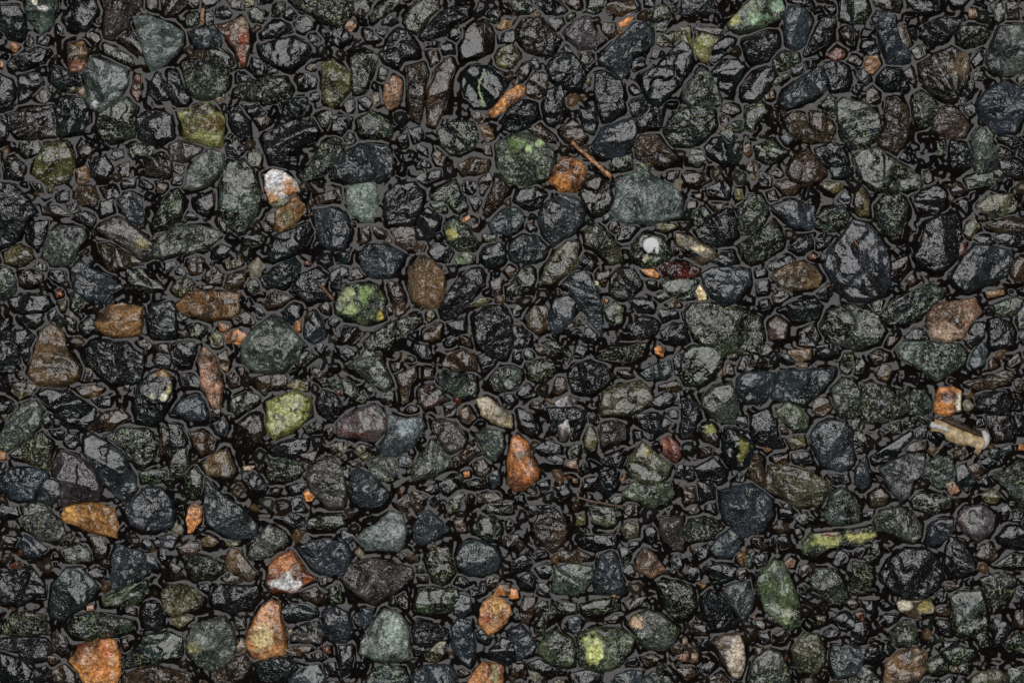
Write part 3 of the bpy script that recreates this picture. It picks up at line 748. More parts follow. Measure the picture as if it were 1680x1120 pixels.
d|1550,1052 1572,1052 1572,1059 1550,1062|
O|1015,38 1030,28 1040,28 1030,38 1018,45|
u|660,906 685,912 685,920 668,918|
b|358,362 372,365 370,380 360,378|
r|12,932 25,922 42,926 30,934|
O|835,965 848,968 850,980 838,982|
u|1092,498 1110,492 1118,502 1100,505|
g|1075,488 1090,478 1100,485 1085,492|
y|930,535 958,516 955,528 935,538|
d|50,300 65,302 72,318 58,312|
d|1240,445 1255,440 1258,452 1242,455|
n|1288,922 1298,915 1306,920 1302,929 1292,930|
c|350,155 368,154 368,162 358,166 349,162|
n|928,758 945,755 948,768 930,765|
m|1485,460 1498,450 1505,460 1495,468|
k|1282,582 1294,581 1306,593 1292,595|
y|582,740 590,730 600,732 598,740 588,748|
d|708,818 720,810 722,825 710,828|
d|870,98 878,92 885,110 878,115|
g|765,792 785,788 788,800 770,798|
t|1226,910 1238,905 1232,928 1226,928|
d|950,768 960,760 965,772 955,780|
m|941,825 950,815 952,825 948,838 940,835|
u|322,469 348,468 352,472 330,476|
u|1550,959 1575,959 1572,965 1552,968|
c|129,144 136,142 140,160 132,160 128,152|
g|455,2 465,5 468,15 460,20 454,12|
t|1645,735 1658,728 1662,738 1650,745|
y|400,0 418,0 415,10 402,11|
O|498,808 505,805 514,815 510,821 502,820|
u|878,572 890,568 898,575 888,582|
m|1622,592 1630,588 1638,600 1625,606|
m|1015,610 1028,608 1040,618 1028,620|
o|1255,155 1268,148 1272,160 1258,162|
d|918,75 930,75 940,86 922,85|
s|1560,0 1590,-2 1580,8 1565,8|
o|1590,15 1602,15 1605,28 1592,28|
g|1120,490 1128,480 1140,480 1138,490|
d|680,1065 695,1061 698,1070 682,1075|
t|1485,695 1500,689 1502,698 1492,705|
r|1402,1005 1418,1002 1418,1018 1408,1015|
u|200,1050 210,1045 210,1062 202,1065|
u|772,362 785,365 785,378 775,378|
d|562,772 572,768 572,788 564,785|
o|1240,1062 1252,1062 1250,1075 1240,1075|
r|1120,1072 1130,1072 1132,1085 1120,1085|
y|114,135 128,142 125,150 114,150|
O|16,71 26,70 30,78 24,84 16,80|
n|1135,1072 1145,1072 1145,1085 1135,1086|
s|988,352 998,349 1005,358 992,362|
r|528,1060 540,1060 542,1072 530,1068|
d|1260,888 1270,882 1271,898 1262,898|
s|1042,708 1052,708 1052,720 1044,720|
o|1251,732 1260,728 1268,735 1258,741|
d|708,65 720,68 721,76 710,76|
y|78,302 88,302 85,315 78,314|
g|1062,460 1075,460 1075,470 1065,470|
m|380,624 389,618 388,632 379,635|
m|390,605 400,602 402,612 395,618|
n|398,765 418,764 412,771 400,771|
y|370,890 390,888 390,894 372,895|
p|685,945 702,945 700,952 688,952|
r|90,478 100,475 102,485 92,488|
d|1420,916 1438,915 1438,921 1425,924|
v|931,25 942,21 942,32 932,34|
y|1618,208 1630,212 1630,225 1622,218|
d|-2,758 8,760 5,775 -2,778|
y|592,749 608,744 608,752 595,754|
u|1280,700 1290,700 1292,710 1282,710|
g|682,928 692,928 695,938 685,938|
y|98,498 108,492 105,508 99,508|
g|725,196 735,195 732,205 722,206|
y|560,732 570,730 568,742 560,742|
r|1328,420 1332,415 1341,420 1338,425 1329,424|
r|634,505 644,502 644,512 638,515|
c|1310,598 1325,598 1325,602 1312,603|
n|142,995 152,992 154,1000 142,1002|
y|1562,1095 1572,1092 1572,1102 1562,1102|
p|202,632 212,631 212,640 204,641|
O|-5,740 8,742 8,752 -5,754|
r|500,428 510,426 510,435 501,435|
o|1145,958 1152,954 1159,960 1152,965|
O|759,360 770,352 772,358 761,365|
m|25,610 40,620 42,625 30,620|
y|962,128 970,126 969,138 962,136|
y|575,760 590,758 590,764 578,764|
O|760,775 770,772 770,781 762,782|
O|1672,730 1682,725 1685,738 1672,738|
u|871,808 880,806 880,815 872,815|
p|1260,1011 1271,1012 1269,1019 1260,1018|
O|1112,1075 1120,1072 1121,1082 1114,1082|
c|1120,1048 1128,1048 1128,1055 1121,1058|
O|1015,49 1021,48 1020,59 1015,59|
y|80,138 86,140 85,150 80,148|
O|1019,785 1025,778 1028,782 1020,792|
o|876,20 888,21 885,28 878,27|
O|688,400 694,398 695,408 690,409|
m|374,615 382,612 380,621 374,622|
c|1141,319 1151,319 1149,325 1141,324|
r|1105,405 1114,405 1112,412 1106,412|
c|472,1035 479,1029 480,1036 475,1041|
o|940,785 948,785 948,792 940,792|
c|1199,581 1209,580 1206,586 1200,587|
O|-1,100 5,101 5,109 -1,110|
r|548,640 558,640 559,648|
C|976,461 984,461 981,468 976,467|
r|1020,794 1032,788 1032,792|
t|665,788 675,785 674,791|
n|1232,1012 1240,1009 1239,1015|
O|1002,977 1010,975 1009,980|
O|992,491 998,492 995,498|'''

# display colours (sRGB 0-255): body, second tone, how much of the second tone
PAL = {
 'k': ((30, 38, 44), (44, 58, 60), .35), 'd': ((48, 51, 55), (38, 36, 34), .4),
 'g': ((42, 50, 45), (64, 80, 60), .28), 'G': ((98, 110, 102), (68, 80, 72), .45),
 'b': ((48, 38, 30), (74, 60, 46), .35), 'B': ((88, 80, 76), (64, 58, 54), .4),
 'o': ((140, 100, 52), (92, 70, 40), .45), 'O': ((186, 116, 44), (124, 78, 40), .4),
 'r': ((132, 68, 34), (90, 50, 32), .4), 'y': ((104, 96, 44), (70, 62, 34), .4),
 'Y': ((132, 132, 66), (104, 96, 36), .45), 'c': ((146, 128, 96), (100, 84, 60), .45),
 'C': ((214, 190, 140), (196, 160, 104), .35), 't': ((42, 54, 56), (58, 84, 80), .25),
 's': ((66, 77, 85), (50, 58, 62), .4), 'S': ((82, 88, 84), (62, 72, 60), .45),
 'R': ((92, 72, 46), (116, 66, 38), .35), 'H': ((72, 66, 40), (52, 48, 34), .4),
 'h': ((98, 94, 70), (74, 70, 46), .4), 'u': ((84, 66, 46), (58, 48, 40), .45),
 'm': ((90, 62, 42), (62, 48, 38), .4), 'V': ((38, 50, 50), (30, 36, 38), .4),
 'n': ((156, 116, 88), (120, 96, 70), .4), 'v': ((58, 68, 54), (92, 106, 72), .35),
 'p': ((96, 74, 68), (70, 58, 54), .4), 'q': ((76, 90, 86), (56, 66, 62), .4),
 'W': ((236, 222, 214), (176, 124, 76), .25), 'w': ((150, 146, 138), (84, 80, 74), .5),
 'e': ((120, 94, 60), (90, 78, 58), .45), 'L': ((116, 132, 120), (96, 112, 98), .4),
 'x': ((126, 34, 26), (84, 28, 22), .4), 'P': ((94, 91, 90), (100, 84, 80), .4),
 'A': ((88, 97, 102), (72, 82, 86), .4), 'j': ((164, 100, 74), (112, 66, 50), .45),
 'Z': ((142, 150, 72), (110, 120, 48), .4), 'a': ((192, 132, 48), (146, 94, 36), .4),
 'f': ((186, 128, 66), (140, 88, 42), .45), 'Q': ((166, 96, 38), (120, 62, 26), .4),
 'T': ((132, 112, 88), (100, 80, 58), .4),
}
# own-coloured areas of single stones, and one lit facet painted lighter: x, y, radius x, radius y, colour, edge softness
PATCH = [
 (70, 15, 7, 5, (220, 216, 180), .3), (58, 4, 4, 6, (200, 196, 160), .3), (155, 170, 7, 5, (226, 222, 200), .3),
 (400, 60, 9, 16, (158, 78, 40), .5), (395, 95, 8, 12, (166, 80, 36), .5), (402, 40, 14, 9, (128, 112, 80), .6),
 (125, 108, 12, 8, (150, 96, 74), .5), (352, 205, 22, 12, (112, 92, 30), .6), (330, 180, 30, 7, (84, 66, 24), .5),
 (450, 298, 14, 17, (244, 234, 230), .35), (475, 312, 14, 7, (184, 120, 66), .6), (478, 290, 8, 8, (110, 104, 98), .6),
 (470, 355, 16, 12, (116, 104, 56), .8), (561, 705, 7, 6, (116, 62, 48), .5), (588, 711, 16, 4, (112, 64, 50), .6),
 (665, 700, 16, 12, (120, 134, 140), .7), (476, 953, 20, 13, (196, 206, 188), .5), (455, 957, 12, 8, (186, 204, 186), .5),
 (470, 925, 10, 9, (190, 108, 30), .5), (486, 935, 8, 12, (132, 84, 38), .5), (432, 1048, 18, 20, (192, 170, 112), .7),
 (446, 1000, 9, 12, (170, 110, 72), .6), (1203, 1072, 10, 22, (126, 140, 144), .35), (1212, 1075, 16, 30, (176, 160, 136), .5),
 (975, 1065, 10, 22, (178, 184, 92), .45), (965, 1050, 9, 8, (160, 172, 100), .5), (1352, 885, 20, 9, (150, 150, 74), .7),
 (1410, 880, 18, 7, (160, 156, 78), .7), (1360, 875, 14, 4, (130, 66, 28), .5), (867, 245, 8, 8, (136, 164, 92), .5),
 (848, 238, 12, 8, (104, 132, 70), .6), (885, 235, 6, 6, (150, 176, 116), .6), (1165, 700, 10, 14, (132, 136, 60), .5),
 (1220, 732, 9, 12, (132, 130, 52), .4), (1216, 750, 6, 8, (124, 120, 48), .4), (1573, 658, 6, 14, (206, 184, 156), .5),
 (1558, 650, 12, 8, (120, 54, 24), .6), (856, 745, 10, 8, (96, 84, 60), .6), (865, 785, 10, 9, (196, 112, 46), .6),
 (868, 770, 8, 7, (190, 120, 70), .6), (1565, 508, 24, 9, (120, 92, 72), .7), (1550, 545, 20, 12, (172, 146, 122), .7),
 (1148, 408, 16, 5, (186, 168, 128), .6), (1128, 412, 10, 7, (28, 26, 24), .4), (1140, 418, 10, 4, (34, 30, 26), .4),
 (140, 1075, 10, 12, (178, 128, 92), .7), (175, 1065, 10, 14, (196, 110, 52), .7), (165, 1100, 16, 9, (206, 122, 46), .7),
 (130, 1060, 8, 12, (150, 74, 30), .7), (1480, 994, 14, 7, (176, 164, 140), .6), (1515, 994, 9, 8, (150, 136, 70), .5),
 (1045, 1020, 10, 9, (168, 136, 96), .5), (1240, 30, 18, 8, (110, 150, 110), .7), (1205, 35, 10, 8, (140, 142, 66), .6),
 (1275, 10, 12, 10, (124, 152, 126), .7), (570, 485, 12, 12, (138, 150, 92), .6), (598, 480, 10, 16, (120, 146, 74), .6),
 (575, 508, 14, 7, (132, 150, 82), .6), (624, 520, 4, 8, (176, 158, 40), .5), (740, 385, 10, 7, (150, 146, 70), .6),
 (735, 400, 8, 10, (116, 130, 50), .6), (250, 400, 0, 0, (0, 0, 0), .5), (270, 652, 6, 6, (206, 196, 150), .3),
 (251, 650, 4, 5, (170, 166, 120), .3), (278, 638, 4, 8, (150, 140, 70), .5), (268, 613, 14, 5, (150, 112, 44), .5),
 (1575, 108, 18, 20, (116, 96, 64), .5), (812, 1105, 6, 16, (150, 140, 96), .5), (795, 1108, 4, 14, (178, 120, 60), .5),  # first entry: lit top facet of the dark brown stone, put into its colour
 (817, 995, 10, 10, (186, 140, 70), .7), (800, 1012, 8, 12, (170, 96, 60), .7), (645, 1035, 14, 22, (132, 148, 134), .7),
 (1130, 1040, 6, 8, (120, 128, 70), .5), (1045, 700, 0, 0, (0, 0, 0), .5), (1060, 740, 7, 7, (132, 120, 56), .5),
 (105, 1020, 0, 0, (0, 0, 0), .5), (320, 1058, 14, 10, (128, 122, 52), .6), (335, 1050, 18, 14, (112, 118, 108), .7),
 (118, 850, 12, 6, (196, 140, 60), .7), (255, 110, 0, 0, (0, 0, 0), .5), (150, 515, 0, 0, (0, 0, 0), .5),
 (215, 385, 16, 10, (108, 100, 94), .8), (236, 400, 11, 9, (128, 122, 70), .6), (1265, 995, 12, 16, (104, 116, 96), .7),
 (1290, 1010, 10, 14, (120, 128, 88), .7), (1280, 940, 12, 12, (96, 100, 98), .6), (885, 1062, 0, 0, (0, 0, 0), .5),
]

# ------------------------------------------------------------------ numeric helpers
RNG = np.random.default_rng(11)
LAT = RNG.random((256, 256))


def vnoise(x, y):
    xi = np.floor(x).astype(int)
    yi = np.floor(y).astype(int)
    fx, fy = x - xi, y - yi
    fx = fx * fx * fx * (fx * (fx * 6 - 15) + 10)
    fy = fy * fy * fy * (fy * (fy * 6 - 15) + 10)
    a = LAT[yi & 255, xi & 255]
    b = LAT[yi & 255, (xi + 1) & 255]
    c = LAT[(yi + 1) & 255, xi & 255]
    d = LAT[(yi + 1) & 255, (xi + 1) & 255]
    return (a + (b - a) * fx) * (1 - fy) + (c + (d - c) * fx) * fy


def fbm(x, y, scale, octaves=3, seed=0.0):
    v, amp, tot = 0.0, 1.0, 0.0
    for o in range(octaves):
        f = 2.03 ** o / scale
        v = v + amp * vnoise(x * f + seed * 17.3 + o * 37.7, y * f + seed * 9.1 + o * 11.9)
        tot += amp
        amp *= 0.5
    return v / tot * 2 - 1


def lin(c):
    c = np.asarray(c, float) / 255.0
    return np.where(c <= 0.04045, c / 12.92, ((c + 0.055) / 1.055) ** 2.4)


ALBEDO = 1.8            # display value -> surface albedo under this light and exposure


def albedo(c):
    v = lin(c)
    g = v @ np.array([.2126, .7152, .0722])
    v = g + (v - g) * .84
    return np.minimum(v * ALBEDO * np.clip((g / .32) ** .75, .07, .95), .88)


def to_world(px, py, pz):
    return np.stack([(px - VW / 2) * U, (VH / 2 - py) * U, pz * U], -1)


def mesh_obj(name, co, quads, tris, mat, col=None, parent=None, origin=None, smooth=True):
    """co: N x 3 world metres; quads M x 4; tris K x 3."""
    me = bpy.data.meshes.new(name)
    if origin is not None:
        co = co - np.asarray(origin)
    nq, nt = len(quads), len(tris)
    me.vertices.add(len(co))
    me.vertices.foreach_set('co', np.ascontiguousarray(co, dtype=np.float32).ravel())
    me.loops.add(nq * 4 + nt * 3)
    loops = np.concatenate([np.asarray(quads, dtype=np.int32).ravel(), np.asarray(tris, dtype=np.int32).ravel()])
    me.loops.foreach_set('vertex_index', loops.astype(np.int32))
    me.polygons.add(nq + nt)
    starts = np.concatenate([np.arange(nq) * 4, nq * 4 + np.arange(nt) * 3]).astype(np.int32)
    me.polygons.foreach_set('loop_start', starts)
    if smooth:
        me.polygons.foreach_set('use_smooth', np.ones(nq + nt, dtype=bool))
    me.update(calc_edges=True)
    me.validate()
    if col is not None:
        at = me.color_attributes.new('tint', 'FLOAT_COLOR', 'POINT')
        rgba = np.ones((len(co), 4), dtype=np.float32)
        rgba[:, :3] = col
        at.data.foreach_set('color', rgba.ravel())
    me.materials.append(mat)
    ob = bpy.data.objects.new(name, me)
    COLL.objects.link(ob)
    if origin is not None:
        ob.location = origin
    if parent is not None:
        ob.parent = parent
        ob.matrix_parent_inverse.identity()
        ob.location = (0, 0, 0) if origin is None else Vector(origin) - parent.location
    return ob


# ------------------------------------------------------------------ materials
def nodes_of(name):
    m = bpy.data.materials.new(name)
    m.use_nodes = True
    nt = m.node_tree
    for n in list(nt.nodes):
        nt.nodes.remove(n)
    return m, nt


def N(nt, kind, **kw):
    n = nt.nodes.new(kind)
    for k, v in kw.items():
        if k.startswith('i_'):
            n.inputs[k[2:].replace('_', ' ')].default_value = v
        else:
            setattr(n, k, v)
    return n


def noise_node(nt, coord, size_px, detail=3.0, rough=0.55, dist=0.0):
    n = N(nt, 'ShaderNodeTexNoise')
    n.inputs['Scale'].default_value = 1.0 / (size_px * U)
    n.inputs['Detail'].default_value = detail
    n.inputs['Roughness'].default_value = rough
    n.inputs['Distortion'].default_value = dist
    nt.links.new(coord, n.inputs['Vector'])
    return n


def ramp(nt, fac, stops):
    r = N(nt, 'ShaderNodeValToRGB')
    els = r.color_ramp.elements
    while len(els) > 1:
        els.remove(els[-1])
    els[0].position = stops[0][0]
    els[0].color = (*[stops[0][1]] * 3, 1)
    for p, v in stops[1:]:
        e = els.new(p)
        e.color = (v, v, v, 1)
    nt.links.new(fac, r.inputs['Fac'])
    return r


def stone_material(name, speck, rough, bump_h, bump_size=4.5, fleck_size=2.6, lo=.58):
    """Wet rock: body colour from the mesh, grain and flecks from noise, a thin glossy film of water."""
    m, nt = nodes_of(name)
    out = N(nt, 'ShaderNodeOutputMaterial')
    p = N(nt, 'ShaderNodeBsdfPrincipled')
    geo = N(nt, 'ShaderNodeNewGeometry')
    co = geo.outputs['Position']
    at = N(nt, 'ShaderNodeAttribute', attribute_name='tint')
    grain = noise_node(nt, co, 5.0, 4.0, 0.7)
    gr = ramp(nt, grain.outputs['Fac'], [(0.32, 0.16), (0.50, 0.95), (0.68, 2.0)])
    fleck = noise_node(nt, co, fleck_size, 2.0, 0.5)
    fr = ramp(nt, fleck.outputs['Fac'], [(lo, 0.0), (lo + .07, 1.0)])
    cloud = noise_node(nt, co, 17.0, 2.0, 0.5)
    cr = ramp(nt, cloud.outputs['Fac'], [(0.40, 0.15), (0.66, 1.0)])
    mul = N(nt, 'ShaderNodeMix', data_type='RGBA', blend_type='MULTIPLY')
    mul.inputs['Factor'].default_value = 1.0
    nt.links.new(at.outputs['Color'], mul.inputs['A'])
    nt.links.new(gr.outputs['Color'], mul.inputs['B'])
    fm = N(nt, 'ShaderNodeMath', operation='MULTIPLY')
    nt.links.new(fr.outputs['Color'], fm.inputs[0])
    nt.links.new(cr.outputs['Color'], fm.inputs[1])
    fm2 = N(nt, 'ShaderNodeMath', operation='MULTIPLY')
    nt.links.new(fm.outputs[0], fm2.inputs[0])
    fm2.inputs[1].default_value = speck[1]
    mix = N(nt, 'ShaderNodeMix', data_type='RGBA')
    nt.links.new(fm2.outputs[0], mix.inputs['Factor'])
    nt.links.new(mul.outputs['Result'], mix.inputs['A'])
    mix.inputs['B'].default_value = (*albedo(speck[0]), 1)
    nt.links.new(mix.outputs['Result'], p.inputs['Base Color'])
    rr = noise_node(nt, co, 9.0, 3.0, 0.6)
    rm = N(nt, 'ShaderNodeMapRange')
    rm.inputs['From Min'].default_value = 0.3
    rm.inputs['From Max'].default_value = 0.7
    rm.inputs['To Min'].default_value = rough[0]
    rm.inputs['To Max'].default_value = rough[1]
    nt.links.new(rr.outputs['Fac'], rm.inputs['Value'])
    nt.links.new(rm.outputs[0], p.inputs['Roughness'])
    p.inputs['IOR'].default_value = 1.56
    b0 = noise_node(nt, co, bump_size, 2.2, 0.5, 1.2)
    b1 = ramp(nt, b0.outputs['Fac'], [(0.36, 0.0), (0.47, 0.62), (0.55, 0.66), (0.64, 1.0)])
    b2 = noise_node(nt, co, 24.0, 1.5, 0.5)
    add = N(nt, 'ShaderNodeMath', operation='MULTIPLY_ADD')
    nt.links.new(b2.outputs['Fac'], add.inputs[0])
    add.inputs[1].default_value = 5.0
    nt.links.new(b1.outputs['Color'], add.inputs[2])
    oi = N(nt, 'ShaderNodeObjectInfo')
    bump = N(nt, 'ShaderNodeBump')
    bs = N(nt, 'ShaderNodeMapRange')
    bs.inputs['To Min'].default_value = 0.18
    bs.inputs['To Max'].default_value = 1.0
    nt.links.new(oi.outputs['Random'], bs.inputs['Value'])
    nt.links.new(bs.outputs[0], bump.inputs['Strength'])
    bump.inputs['Distance'].default_value = bump_h * U
    nt.links.new(add.outputs[0], bump.inputs['Height'])
    nt.links.new(bump.outputs['Normal'], p.inputs['Normal'])
    nt.links.new(p.outputs[0], out.inputs['Surface'])
    return m


MAT = {
    'dark': stone_material('wet dark rock', ((120, 128, 118), .35), (.03, .10), 2.1, 10.5),
    'green': stone_material('wet green rock', ((138, 150, 108), .7), (.04, .12), 2.1, 9.5, 3.6, .55),
    'pale': stone_material('wet pale rock', ((40, 46, 42), .7), (.06, .18), 1.5, 9.0),
    'warm': stone_material('wet brown rock', ((196, 150, 90), .35), (.05, .16), 2.0, 10.0),
    'granite': stone_material('wet speckled granite', ((20, 24, 18), 1.0), (.08, .20), 1.0, 9.0, 7.0, .45),
}
KIND = {}
for ch in 'kdsVbB':
    KIND[ch] = 'dark'
for ch in 'gtqSvHhyY':
    KIND[ch] = 'green'
for ch in 'GLAPTWwcC':
    KIND[ch] = 'pale'
for ch in 'oOrRumnpexjafQ':
    KIND[ch] = 'warm'
KIND['Z'] = 'granite'


def ground_material():
    m, nt = nodes_of('wet grit and binder')
    out = N(nt, 'ShaderNodeOutputMaterial')
    p = N(nt, 'ShaderNodeBsdfPrincipled')
    geo = N(nt, 'ShaderNodeNewGeometry')
    at = N(nt, 'ShaderNodeAttribute', attribute_name='tint')
    g = noise_node(nt, geo.outputs['Position'], 5.0, 4.0, 0.65)
    gr = ramp(nt, g.outputs['Fac'], [(0.3, 0.4), (0.7, 1.5)])
    mul = N(nt, 'ShaderNodeMix', data_type='RGBA', blend_type='MULTIPLY')
    mul.inputs['Factor'].default_value = 1.0
    nt.links.new(at.outputs['Color'], mul.inputs['A'])
    nt.links.new(gr.outputs['Color'], mul.inputs['B'])
    nt.links.new(mul.outputs['Result'], p.inputs['Base Color'])
    p.inputs['Roughness'].default_value = 0.35
    bump = N(nt, 'ShaderNodeBump')
    bump.inputs['Distance'].default_value = 1.6 * U
    b = noise_node(nt, geo.outputs['Position'], 4.0, 3.0, 0.6)
    nt.links.new(b.outputs['Fac'], bump.inputs['Height'])
    nt.links.new(bump.outputs['Normal'], p.inputs['Normal'])
    nt.links.new(p.outputs[0], out.inputs['Surface'])
    return m


def water_material():
    """Murky rain water: the bed's colour shows where it is shallow (mesh colour), mirror-smooth skin."""
    m, nt = nodes_of('murky rain water')
    out = N(nt, 'ShaderNodeOutputMaterial')
    p = N(nt, 'ShaderNodeBsdfPrincipled')
    at = N(nt, 'ShaderNodeAttribute', attribute_name='tint')
    geo = N(nt, 'ShaderNodeNewGeometry')
    g = noise_node(nt, geo.outputs['Position'], 5.0, 3.0, 0.65)
    gr = ramp(nt, g.outputs['Fac'], [(0.3, 0.5), (0.7, 1.5)])
    mul = N(nt, 'ShaderNodeMix', data_type='RGBA', blend_type='MULTIPLY')
    mul.inputs['Factor'].default_value = 1.0
    nt.links.new(at.outputs['Color'], mul.inputs['A'])
    nt.links.new(gr.outputs['Color'], mul.inputs['B'])
    nt.links.new(mul.outputs['Result'], p.inputs['Base Color'])
    p.inputs['Roughness'].default_value = 0.13
    p.inputs['IOR'].default_value = 1.35
    bump = N(nt, 'ShaderNodeBump')
    bump.inputs['Distance'].default_value = 0.35 * U
    b = noise_node(nt, geo.outputs['Position'], 10.0, 1.0, 0.5)
    nt.links.new(b.outputs['Fac'], bump.inputs['Height'])
    nt.links.new(bump.outputs['Normal'], p.inputs['Normal'])
    nt.links.new(p.outputs[0], out.inputs['Surface'])
    return m


def plain_material(name, c1, c2, rough=0.35, size=10.0, stretch=None, bump_h=1.0):
    m, nt = nodes_of(name)
    out = N(nt, 'ShaderNodeOutputMaterial')
    p = N(nt, 'ShaderNodeBsdfPrincipled')
    tc = N(nt, 'ShaderNodeTexCoord')
    co = tc.outputs['Object']
    if stretch:
        mp = N(nt, 'ShaderNodeMapping')
        mp.inputs['Scale'].default_value = stretch
        nt.links.new(co, mp.inputs['Vector'])
        co = mp.outputs[0]
    n = noise_node(nt, co, size, 4.0, 0.65)
    r = ramp(nt, n.outputs['Fac'], [(0.35, 0.0), (0.65, 1.0)])
    mix = N(nt, 'ShaderNodeMix', data_type='RGBA')
    mix.inputs['A'].default_value = (*albedo(c1), 1)
    mix.inputs['B'].default_value = (*albedo(c2), 1)
    nt.links.new(r.outputs['Color'], mix.inputs['Factor'])
    nt.links.new(mix.outputs['Result'], p.inputs['Base Color'])
    p.inputs['Roughness'].default_value = rough
    bump = N(nt, 'ShaderNodeBump')
    bump.inputs['Distance'].default_value = bump_h * U
    nt.links.new(n.outputs['Fac'], bump.inputs['Height'])
    nt.links.new(bump.outputs['Normal'], p.inputs['Normal'])
    nt.links.new(p.outputs[0], out.inputs['Surface'])
    return m


# ------------------------------------------------------------------ stone geometry
class Stone:
    pass


def polygon_area_centroid(P):
    x, y = P[:, 0], P[:, 1]
    x2, y2 = np.roll(x, -1), np.roll(y, -1)
    cr = x * y2 - x2 * y
    A = cr.sum() / 2
    return abs(A), np.array([((x + x2) * cr).sum(), ((y + y2) * cr).sum()]) / (6 * A)


def ray_radius(P, c, th):
    """Farthest hit of the outline along each direction from c."""
    a = P - c
    b = np.roll(P, -1, 0) - c
    d = np.stack([np.cos(th), np.sin(th)], -1)[:, None, :]
    e = (b - a)[None]
    den = d[..., 0] * e[..., 1] - d[..., 1] * e[..., 0]
    den = np.where(np.abs(den) < 1e-9, 1e-9, den)
    t = (a[None, :, 0] * e[..., 1] - a[None, :, 1] * e[..., 0]) / den
    u = (a[None, :, 0] * d[..., 1] - a[None, :, 1] * d[..., 0]) / den
    ok = (t > 0) & (u >= -1e-6) & (u <= 1 + 1e-6)
    r = np.where(ok, t, -1).max(1)
    bad = r <= 0
    if bad.any():
        good = np.where(~bad)[0]
        r[bad] = np.interp(np.where(bad)[0], good, r[good])
    return r


